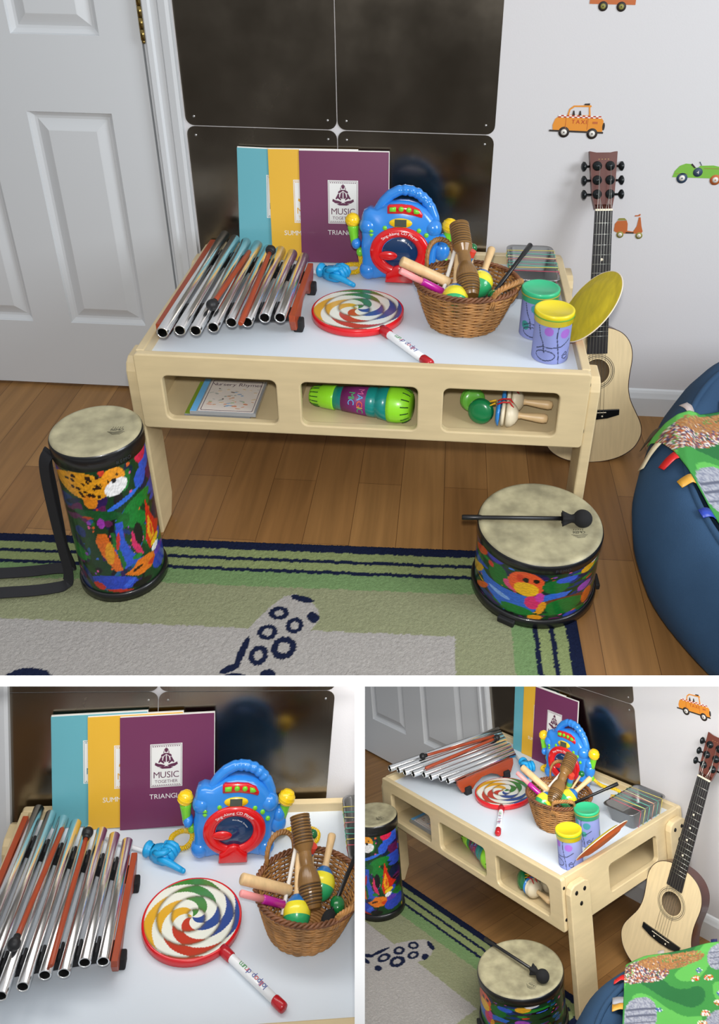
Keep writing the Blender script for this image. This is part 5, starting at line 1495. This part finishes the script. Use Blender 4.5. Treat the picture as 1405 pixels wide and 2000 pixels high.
    patch(0.06, 0.07, 0.10, 0.045, crowd, 0.95, 1); patch(0.17, 0.04, 0.12, 0.03, ['#9a6a48', '#a8703c', '#8a6a4a', '#b08a5c'], 0.9, 2)
    patch(0.06, 0.24, 0.055, 0.07, stone, 1, 3); patch(0.36, 0.06, 0.06, 0.05, stone, 1, 4); patch(0.34, 0.34, 0.07, 0.09, stone, 1, 5); patch(0.44, 0.2, 0.05, 0.05, stone, 1, 6)
    patch(0.08, 0.42, 0.09, 0.04, crowd, 0.95, 7)
    for k in range(26):
        patch(rs.uniform(0.10, 0.5), rs.uniform(0.10, 0.55), 0.016, 0.010, ['#c23a22', '#e0d8c8', '#c8401f', '#e8e4dc', '#d88a2a'], 0.85, 20 + k)
    for k in range(8):
        patch(rs.uniform(0.1, 0.5), rs.uniform(0.1, 0.5), 0.012, 0.009, ['#3a5a9a', '#d8d8e0', '#4a6a8a'], 0.85, 60 + k)
    for cu, cv in ((0.06, 0.24), (0.36, 0.06), (0.34, 0.34)):
        for k in (-1, 0, 1):
            m = (np.abs(v - cv - 0.025 * k) < 0.0025) & (np.abs(u - cu) < 0.05); col[m] = lin('#5c6070')
    c2 = np.concatenate([col.reshape(-1, 3), col.reshape(-1, 3)])
    mb.col = np.concatenate([c2, np.ones((len(c2), 1))], 1)
    t = Thing('printed_blanket', 'green storybook print blanket with ribbon tags', 'blanket', org)
    t.part('cloth', mb, mat_paint('printed_cotton', 0.85, bump=0.2, bscale=300, spec=0.2))
    tags = [('v', 0.045, '#e2d6b8', 'cream'), ('v', 0.125, '#cf1a1c', 'red'), ('v', 0.205, '#d8a038', 'gold'), ('v', 0.30, '#2340a8', 'blue'), ('u', 0.115, '#b4a8a4', 'grey'), ('u', 0.25, '#141f5a', 'navy'), ('u', 0.02, '#2a1a18', 'dark brown')]
    if S.id == 2: tags = [('v', 0.085, '#cf1a1c', 'red'), ('v', 0.17, '#9a9aa0', 'grey'), ('v', 0.195, '#d8a038', 'gold'), ('v', 0.28, '#1d2a9a', 'blue'), ('u', 0.13, '#b4a8a4', 'pale grey'), ('u', 0.33, '#141f5a', 'navy')]
    for side, s0, hx, nm in tags:
        w = 0.024; ln = 0.042; mbt = MB(); vs = []
        for k in range(7):
            f = k / 6 * ln - 0.004
            for s_ in (-w / 2, w / 2):
                uu, vv = (-f, s0 + s_) if side == 'v' else (s0 + s_, -f)
                p = surf(uu, vv, 0.006)
                zoff = 0.003 * math.sin(k * 0.8)
                for dz in (0, 0.0016):
                    vs.append((p[0] - ax, p[1] - ay, p[2] - S.fz + dz + zoff))
        fs = []
        for k in range(6):
            a = 4 * k
            fs += [(a, a + 2, a + 6, a + 4), (a + 1, a + 5, a + 7, a + 3), (a, a + 4, a + 5, a + 1), (a + 2, a + 3, a + 7, a + 6)]
        fs += [(0, 1, 3, 2), (24, 26, 27, 25)]
        t.part('ribbon_tag', mbt.add(vs, fs, 0, True), mat('ribbon' + hx, hx, 0.4), label=nm + ' ribbon tag')
    t.done()

# ---------------------------------------------------------------- guitar
def guitar():
    top = mat('spruce_top', '#d9c49a', 0.3, vary=0.06, vscale=14, stretch=(10, 1, 1), coat=0.35)
    side = mat('mahogany', '#4a2018', 0.3, coat=0.4, vary=0.15, vscale=20)
    ebony = mat('ebony_board', '#1d1a1b', 0.45); blk = mat('gloss_black', '#121213', 0.25, coat=0.3)
    nick = mat('nickel', '#c0c0b8', 0.3, metal=1.0); bone = mat('bone', '#e2d8c0', 0.4); peg = mat('tuner_black', '#1e2224', 0.25, metal=0.5)
    hole = mat('inside_wood', '#6e5c44', 0.8); ros = mat('rosette_ink', '#4b463c', 0.5)
    B = Vector({0: (0.672, 0.434, -0.02), 2: (0.622, 0.368, 0.0)}[S.id]); Tp = Vector({0: (0.637, 0.655, 0.725), 2: (0.744, 0.630, 0.705)}[S.id])
    a = (Tp - B).normalized(); l = Vector((math.cos(0.14), math.sin(0.14), 0)); l = (l - a * l.dot(a)).normalized(); n = l.cross(a)
    R = Matrix((l, a, n)).transposed()            # local x across, y up the neck, z out of the top
    sc = 1.0 if S.id == 0 else 0.985
    t = Thing('acoustic_guitar', 'small pale topped guitar leaning on the wall', 'guitar', B, R)
    half = [(0, 0), (0.002, 0.045), (0.014, 0.092), (0.040, 0.132), (0.070, 0.150), (0.095, 0.156), (0.125, 0.150), (0.160, 0.132), (0.195, 0.114), (0.225, 0.106), (0.255, 0.104), (0.290, 0.107), (0.325, 0.112), (0.355, 0.111), (0.385, 0.101), (0.410, 0.080), (0.424, 0.052), (0.430, 0.025)]
    c0 = 0.008 if S.id == 0 else -0.014
    out = [(c0 + w, u * sc) for u, w in half] + [(c0 - w, u * sc) for u, w in reversed(half[1:])]
    # smooth the outline
    for _ in range(2):
        o2 = []
        for i in range(len(out)):
            p, q = out[i], out[(i + 1) % len(out)]
            o2 += [(0.75 * p[0] + 0.25 * q[0], 0.75 * p[1] + 0.25 * q[1]), (0.25 * p[0] + 0.75 * q[0], 0.25 * p[1] + 0.75 * q[1])]
        out = o2
    hc = (c0 + 0.003, 0.292 * sc); hr = 0.040
    body = MB(); m = len(out)
    vs = [(x, y, -0.002) for x, y in out] + [(x, y, -0.066) for x, y in out]
    body.add(vs, [(i, (i + 1) % m, m + (i + 1) % m, m + i) for i in range(m)] + [tuple(range(m, 2 * m))])
    bd = t.part('body', body, side, label='dark red brown back and sides')
    t.part('top', MB().plate([out, oval(hc[0], hc[1], hr, hr, 36)], 0.0014, 0, T=Matrix.Translation((0, 0, -0.0014))), top, bd, label='pale spruce top')
    t.part('binding', MB().tube([(x, y, -0.001) for x, y in out], 0.0016, 6, closed=True), mat('dark_binding', '#3b241a', 0.4), bd)
    t.part('sound_hole', MB().lathe([(0.043, -0.0032), (0.043, -0.03), (0, -0.030)], 36, T=Matrix.Translation((hc[0], hc[1], 0))), hole, bd)
    rs_ = MB()
    for r0, w in ((0.0445, 0.0012), (0.0490, 0.0022), (0.0545, 0.0012)):
        rs_.plate([oval(hc[0], hc[1], r0 + w, r0 + w, 48), oval(hc[0], hc[1], r0, r0, 48)], 0.0003, T=Matrix.Translation((0, 0, 0.0004)))
    t.part('rosette', rs_, ros, bd)
    nk0, nk1 = 0.350 * sc, 0.775 * sc
    wa, wb = 0.0315, 0.0255
    nb = MB()
    nb.add([(c0 - wa, nk0, 0.0005), (c0 + wa, nk0, 0.0005), (c0 + wb, nk1, 0.0005), (c0 - wb, nk1, 0.0005), (c0 - wa, nk0, 0.0065), (c0 + wa, nk0, 0.0065), (c0 + wb, nk1, 0.0065), (c0 - wb, nk1, 0.0065)],
           [(3, 2, 1, 0), (4, 5, 6, 7), (0, 1, 5, 4), (1, 2, 6, 5), (2, 3, 7, 6), (3, 0, 4, 7)])
    fb = t.part('fretboard', nb, ebony)
    prof = [(math.cos(PI + PI * i / 10), math.sin(PI + PI * i / 10)) for i in range(11)]
    nv = []
    for yy, w, dp in ((0.425 * sc, 0.030, 0.022), (0.46 * sc, 0.0288, 0.018), (nk1, 0.0252, 0.015), (nk1 + 0.018, 0.0255, 0.013)):
        nv += [(c0 + w * px, yy, 0.0005 + dp * py) for px, py in prof]
    t.part('neck', MB().add(nv, [(k * 11 + i, k * 11 + i + 1, k * 11 + 12 + i, k * 11 + 11 + i) for k in range(3) for i in range(10)] + [(k * 11, k * 11 + 11, k * 11 + 21, k * 11 + 10) for k in range(3)] + [tuple(range(11)), tuple(reversed(range(33, 44)))], 0, True), side)
    fr = MB(); dots = MB(); scale = nk1 - 0.160 * sc
    for k in range(1, 17):
        y = nk1 - scale * (1 - 2 ** (-k / 12))
        if y < nk0 + 0.004: break
        w = wb + (wa - wb) * (nk1 - y) / (nk1 - nk0)
        fr.tube([(c0 - w, y, 0.0067), (c0 + w, y, 0.0067)], 0.0009, 6)
        if k in (5, 7, 9, 12):
            y2 = nk1 - scale * (1 - 2 ** (-(k - 0.5) / 12)); dots.lathe([(0.0042, 0.0066), (0.0040, 0.0069), (0, 0.0069)], 14, T=Matrix.Translation((c0, y2, 0)))
    t.part('frets', fr, nick, fb); t.part('inlay_dots', dots, bone, fb)
    t.part('nut', MB().box((c0 - wb, nk1, 0.0005), (c0 + wb, nk1 + 0.006, 0.0085), 0.001), bone)
    hd = [(c0 - 0.0255, nk1 + 0.004), (c0 + 0.0255, nk1 + 0.004), (c0 + 0.033, nk1 + 0.04), (c0 + 0.036, 0.86 * sc), (c0 + 0.0415, 0.944 * sc), (c0 + 0.02, 0.940 * sc), (c0 - 0.02, 0.940 * sc), (c0 - 0.0415, 0.944 * sc), (c0 - 0.036, 0.86 * sc), (c0 - 0.033, nk1 + 0.04)]
    Th = Matrix.Translation((0, nk1, 0)) @ Matrix.Rotation(-0.13, 4, 'X') @ Matrix.Translation((0, -nk1, -0.006))
    hs = t.part('headstock', MB().plate([hd], 0.007, 0.0012, T=Th), mat('headstock_wood', '#5a2b20', 0.3, coat=0.4, vary=0.12, vscale=20), label='dark red headstock')
    t.part('logo_strip', MB().text('- - - -', 0.014, Th @ Matrix.Translation((c0, 0.918 * sc, 0.0072)), depth=0.02), mat('gold_print', '#b79a52', 0.4), hs)
    for sg in (-1, 1):
        for k in range(3):
            y = (0.822 + 0.040 * k) * sc
            x = c0 + sg * 0.019
            pg = t.part('tuner', MB().lathe([(0, 0.016), (0.0045, 0.016), (0.0065, 0.0135), (0.0122, 0.012), (0.0138, 0.009), (0.0138, 0.0068), (0, 0.0068)], 18, T=Th @ Matrix.Translation((x, y, 0))), peg, label='black string post')
            T2 = Th @ Matrix.Translation((c0 + sg * 0.030, y, -0.002)) @ Matrix.Rotation(sg * PI / 2, 4, 'Y')
            t.part('tuner_knob', MB().lathe([(0, 0), (0.0032, 0), (0.0032, 0.016), (0.007, 0.018), (0.0135, 0.023), (0.0140, 0.028), (0.008, 0.032), (0, 0.0325)], 20, T=T2, sy=0.6 if 0 else 1.0), peg, pg)
    by = 0.160 * sc
    br = [(c0 - 0.078, by + 0.012), (c0 - 0.078, by - 0.006), (c0 - 0.04, by - 0.016), (c0, by - 0.019), (c0 + 0.04, by - 0.016), (c0 + 0.078, by - 0.006), (c0 + 0.078, by + 0.012)]
    bg = t.part('bridge', MB().plate([br], 0.0042, 0.0015, T=Matrix.Translation((0, 0, 0.0042))), blk, bd, label='black bridge')
    t.part('saddle', MB().box((c0 - 0.036, by + 0.003, 0.0082), (c0 + 0.036, by + 0.0055, 0.0105), 0.0006), bone, bg)
    pn = MB()
    for x in (-0.024, 0.024): pn.ball((c0 + x, by - 0.008, 0.0086), 0.003, 10, 6)
    t.part('bridge_pins', pn, bone, bg)
    for k in range(6):
        x = (k - 2.5)
        t.part('string', MB().tube([(c0 + x * 0.0105, by - 0.004, 0.0088), (c0 + x * 0.0105, by + 0.004, 0.0112), (c0 + x * 0.0080, nk1 + 0.003, 0.0092), (c0 + (0.019 if x > 0 else -0.019) - (0.003 if x > 0 else -0.003), (0.822 + 0.04 * (abs(x) - 0.5)) * sc, 0.002)], 0.0006, 5), nick)
    t.done()

# ---------------------------------------------------------------- wall stickers
def stickers():
    Y = WALL - 0.0006
    F = lambda ox, oz, z=0: frame((ox, Y, oz), (1, 0, 0), None, (0, -1, 0))
    org = mat('sticker_orange', '#d98a2b', 0.6); dk = mat('sticker_dark', '#2f2622', 0.6); hub = mat('sticker_hub', '#d9d4cc', 0.6); red = mat('sticker_red', '#b03a22', 0.6)
    wh = mat('sticker_white', '#e6e2dc', 0.6); rust = mat('sticker_rust', '#b5602e', 0.6); grn = mat('sticker_green', '#74ad3c', 0.6); slate = mat('sticker_slate', '#33455c', 0.6); olive = mat('sticker_olive', '#8a8440', 0.6)
    h = 0.0004
    def wheel(t, x, z, r, a, b):
        w = t.part('wheel', MB().lathe([(0, 0.0014), (r, 0.0014), (r, 0)], 28, T=F(0, 0) @ Matrix.Translation((x, z, 0)) if 0 else frame((x, 0, z), (1, 0, 0), None, (0, -1, 0))), a)
        t.part('hub', MB().lathe([(0, 0.0020), (r * 0.55, 0.0020), (r * 0.55, 0.0012)], 22, T=frame((x, 0, z), (1, 0, 0), None, (0, -1, 0))), b, w)
        t.part('axle_dot', MB().lathe([(0, 0.0024), (r * 0.14, 0.0024), (r * 0.14, 0.0018)], 12, T=frame((x, 0, z), (1, 0, 0), None, (0, -1, 0))), a, w)
    def flat(polys, z=0.0):
        mb = MB()
        for p in polys: mb.plate(p if isinstance(p[0], list) else [p], h, T=frame((0, -h - z, 0), (1, 0, 0), None, (0, -1, 0)))
        return mb
    t = Thing('taxi_sticker', 'orange taxi wall sticker with checkered band', 'wall sticker', ((0.545, Y, 0.925) if S.id == 0 else (0.632, Y, 0.905)), None, 'vehicle wall stickers')
    b = t.part('body', flat([[(-0.062, 0.004), (0.078, 0.004), (0.078, 0.036), (0.072, 0.043), (-0.050, 0.044), (-0.058, 0.038), (-0.064, 0.020)]]), org)
    t.part('running_board', flat([[(-0.072, 0.002), (0.081, 0.000), (0.081, 0.005), (-0.072, 0.007)]], 0.0008), dk)
    t.part('roof', flat([[[(-0.026, 0.048), (-0.022, 0.066), (-0.010, 0.076), (0.038, 0.078), (0.040, 0.074), (0.036, 0.072), (0.040, 0.048)], [(-0.021, 0.050), (-0.018, 0.064), (-0.007, 0.072), (0.032, 0.073), (0.035, 0.050)]]]), org)
    t.part('roof_light', flat([[(0.018, 0.078), (0.034, 0.078), (0.034, 0.083), (0.020, 0.082)]], 0.0004), dk)
    ps = []
    for x in (-0.008, 0.010): ps.append([(x - 0.004, 0.049), (x + 0.004, 0.049), (x + 0.001, 0.062), (x - 0.002, 0.062)])
    t.part('passengers', flat(ps, 0.0004), dk)
    ck = []
    for k in range(16):
        for r in range(2):
            if (k + r) % 2 == 0:
                x = -0.050 + k * 0.0075; ck.append([(x, 0.042 + r * 0.0035), (x + 0.0075, 0.042 + r * 0.0035), (x + 0.0075, 0.0455 + r * 0.0035), (x, 0.0455 + r * 0.0035)])
    t.part('checker_band', flat([[(-0.050, 0.042), (0.070, 0.042), (0.070, 0.049), (-0.050, 0.049)]], 0.0004), wh)
    t.part('checks', flat(ck, 0.0009), red)
    t.part('lettering', MB().text('TAXI', 0.016, frame((0.010, -0.0016, 0.026), (1, 0, 0), None, (0, -1, 0)), depth=0.02, gap=0.2), red, b)
    t.part('panel_lines', flat([[(-0.028, 0.010), (-0.027, 0.010), (-0.027, 0.042), (-0.028, 0.042)], [(0.034, 0.010), (0.035, 0.010), (0.035, 0.042), (0.034, 0.042)], [(0.048, 0.027), (0.062, 0.027), (0.062, 0.033), (0.048, 0.033)]], 0.0008), rust, b)
    t.part('spare_tyre', flat([oval(0.080, 0.020, 0.0035, 0.011, 14)], 0.0004), dk)
    wheel(t, -0.030, 0.001, 0.0155, dk, hub); wheel(t, 0.050, -0.001, 0.0155, dk, hub)
    t.done()
    if S.id == 2: return
    t = Thing('scooter_sticker', 'small rust orange scooter wall sticker', 'wall sticker', (0.745, Y, 0.622), None, 'vehicle wall stickers')
    t.part('body', flat([[(-0.046, 0.012), (-0.046, 0.034), (-0.040, 0.044), (-0.012, 0.046), (-0.008, 0.036), (-0.006, 0.014), (0.012, 0.012), (0.020, 0.030), (0.022, 0.058), (0.027, 0.058), (0.034, 0.030), (0.040, 0.014), (0.036, 0.006), (0.012, 0.006), (-0.03, 0.004)]]), rust)
    t.part('seat', flat([[(-0.040, 0.046), (-0.036, 0.053), (-0.020, 0.054), (-0.012, 0.047)]], 0.0004), olive)
    t.part('handlebar', flat([[(0.010, 0.060), (0.024, 0.062), (0.026, 0.068), (0.022, 0.068), (0.020, 0.065), (0.010, 0.064)]], 0.0004), rust)
    t.part('footboard', flat([[(-0.010, 0.006), (0.014, 0.006), (0.014, 0.010), (-0.010, 0.010)]], 0.0008), dk)
    wheel(t, -0.026, 0.001, 0.0105, olive, hub); wheel(t, 0.031, 0.000, 0.0105, olive, hub)
    t.done()
    t = Thing('racing_car_sticker', 'green racing car wall sticker', 'wall sticker', (0.915, Y, 0.806), None, 'vehicle wall stickers')
    bb = t.part('body', flat([[(-0.072, 0.000), (-0.068, 0.018), (-0.056, 0.034), (-0.040, 0.041), (-0.024, 0.040), (-0.015, 0.030), (-0.004, 0.030), (0.002, 0.036), (0.04, 0.038), (0.078, 0.030), (0.088, 0.016), (0.088, 0.000)]]), grn)
    t.part('cockpit', flat([[(-0.026, 0.038), (-0.014, 0.028), (-0.010, 0.030), (-0.022, 0.042)]], 0.0004), dk)
    t.part('windscreen', flat([[(0.004, 0.037), (0.006, 0.037), (-0.001, 0.048), (-0.003, 0.047)]], 0.0004), slate)
    t.part('number_disc', MB().lathe([(0, 0.0018), (0.0135, 0.0018), (0.0135, 0)], 24, T=frame((-0.002, 0, 0.017), (1, 0, 0), None, (0, -1, 0))), slate, bb)
    t.part('number', MB().text('4', 0.014, frame((-0.002, -0.0022, 0.012), (1, 0, 0), None, (0, -1, 0)), depth=0.02), hub, bb)
    t.part('panel_lines', flat([[(-0.066, 0.012), (-0.06, 0.010), (-0.03, 0.010), (-0.03, 0.012)], [(0.014, 0.028), (0.06, 0.028), (0.06, 0.030), (0.014, 0.030)]], 0.0006), olive, bb)
    wheel(t, -0.044, -0.002, 0.0155, slate, hub); wheel(t, 0.052, -0.004, 0.0155, rust, hub)
    t.done()
    t = Thing('truck_sticker', 'truck wall sticker above the taxi, two tan wheels', 'wall sticker', (0.604, Y, 1.257), None, 'vehicle wall stickers')
    t.part('body', flat([[(-0.060, 0.008), (0.060, 0.008), (0.060, 0.040), (0.030, 0.060), (-0.060, 0.060)]]), rust)
    wheel(t, -0.024, 0.003, 0.0125, dk, olive); wheel(t, 0.024, 0.003, 0.0125, dk, olive)
    t.done()

# ---------------------------------------------------------------- boards that part the three sets
def boards():
    m = mat('white_board_paint', '#f2f2f2', 0.7)
    Z = 1.55 * K
    def board(name, pa, pb, px, depth):
        """edge-on board: front edge runs between pixel rays pa and pb, px thick"""
        o = CAMW
        fwd = Vector(CR[2])
        A = pix_dir(*pa); Bv = pix_dir(*pb)
        A = A * (Z / A.dot(fwd)); Bv = Bv * (Z / Bv.dot(fwd))
        nrm = A.cross(Bv).normalized()
        w = px / FPX * Z * 0.5
        mid = ((A + Bv) / 2).normalized()
        vs = []
        for back in (0, depth):
            for p in (A, Bv):
                for s_ in (-1, 1):
                    vs.append((o + p + mid * back + nrm * w * s_) / K)
        fs = [(0, 1, 3, 2), (4, 6, 7, 5), (0, 4, 5, 1), (2, 3, 7, 6), (0, 2, 6, 4), (1, 5, 7, 3)]
        me = bpy.data.meshes.new(name); me.from_pydata([tuple(Vector(v) * K) for v in vs], [], fs)
        me.materials.append(m)
        ob = bpy.data.objects.new(name, me); COL.objects.link(ob); ob['kind'] = 'structure'
    board('trim_2', (-1500, 1330), (2900, 1330), 20, 0.10)
    board('trim_3', (703, 1340), (703, 2250), 20, 2.60)

# ---------------------------------------------------------------- put the sets together
for S in SETS:
    shell(); sheets(); table(); books(); chimes(); player(); pointer(); lollipop(); basket(); tin()
    if S.id != 1:
        cans(); plate_shaker(); cubby_things(); guitar(); stickers(); drums(); rug(); bean_bag()
boards()
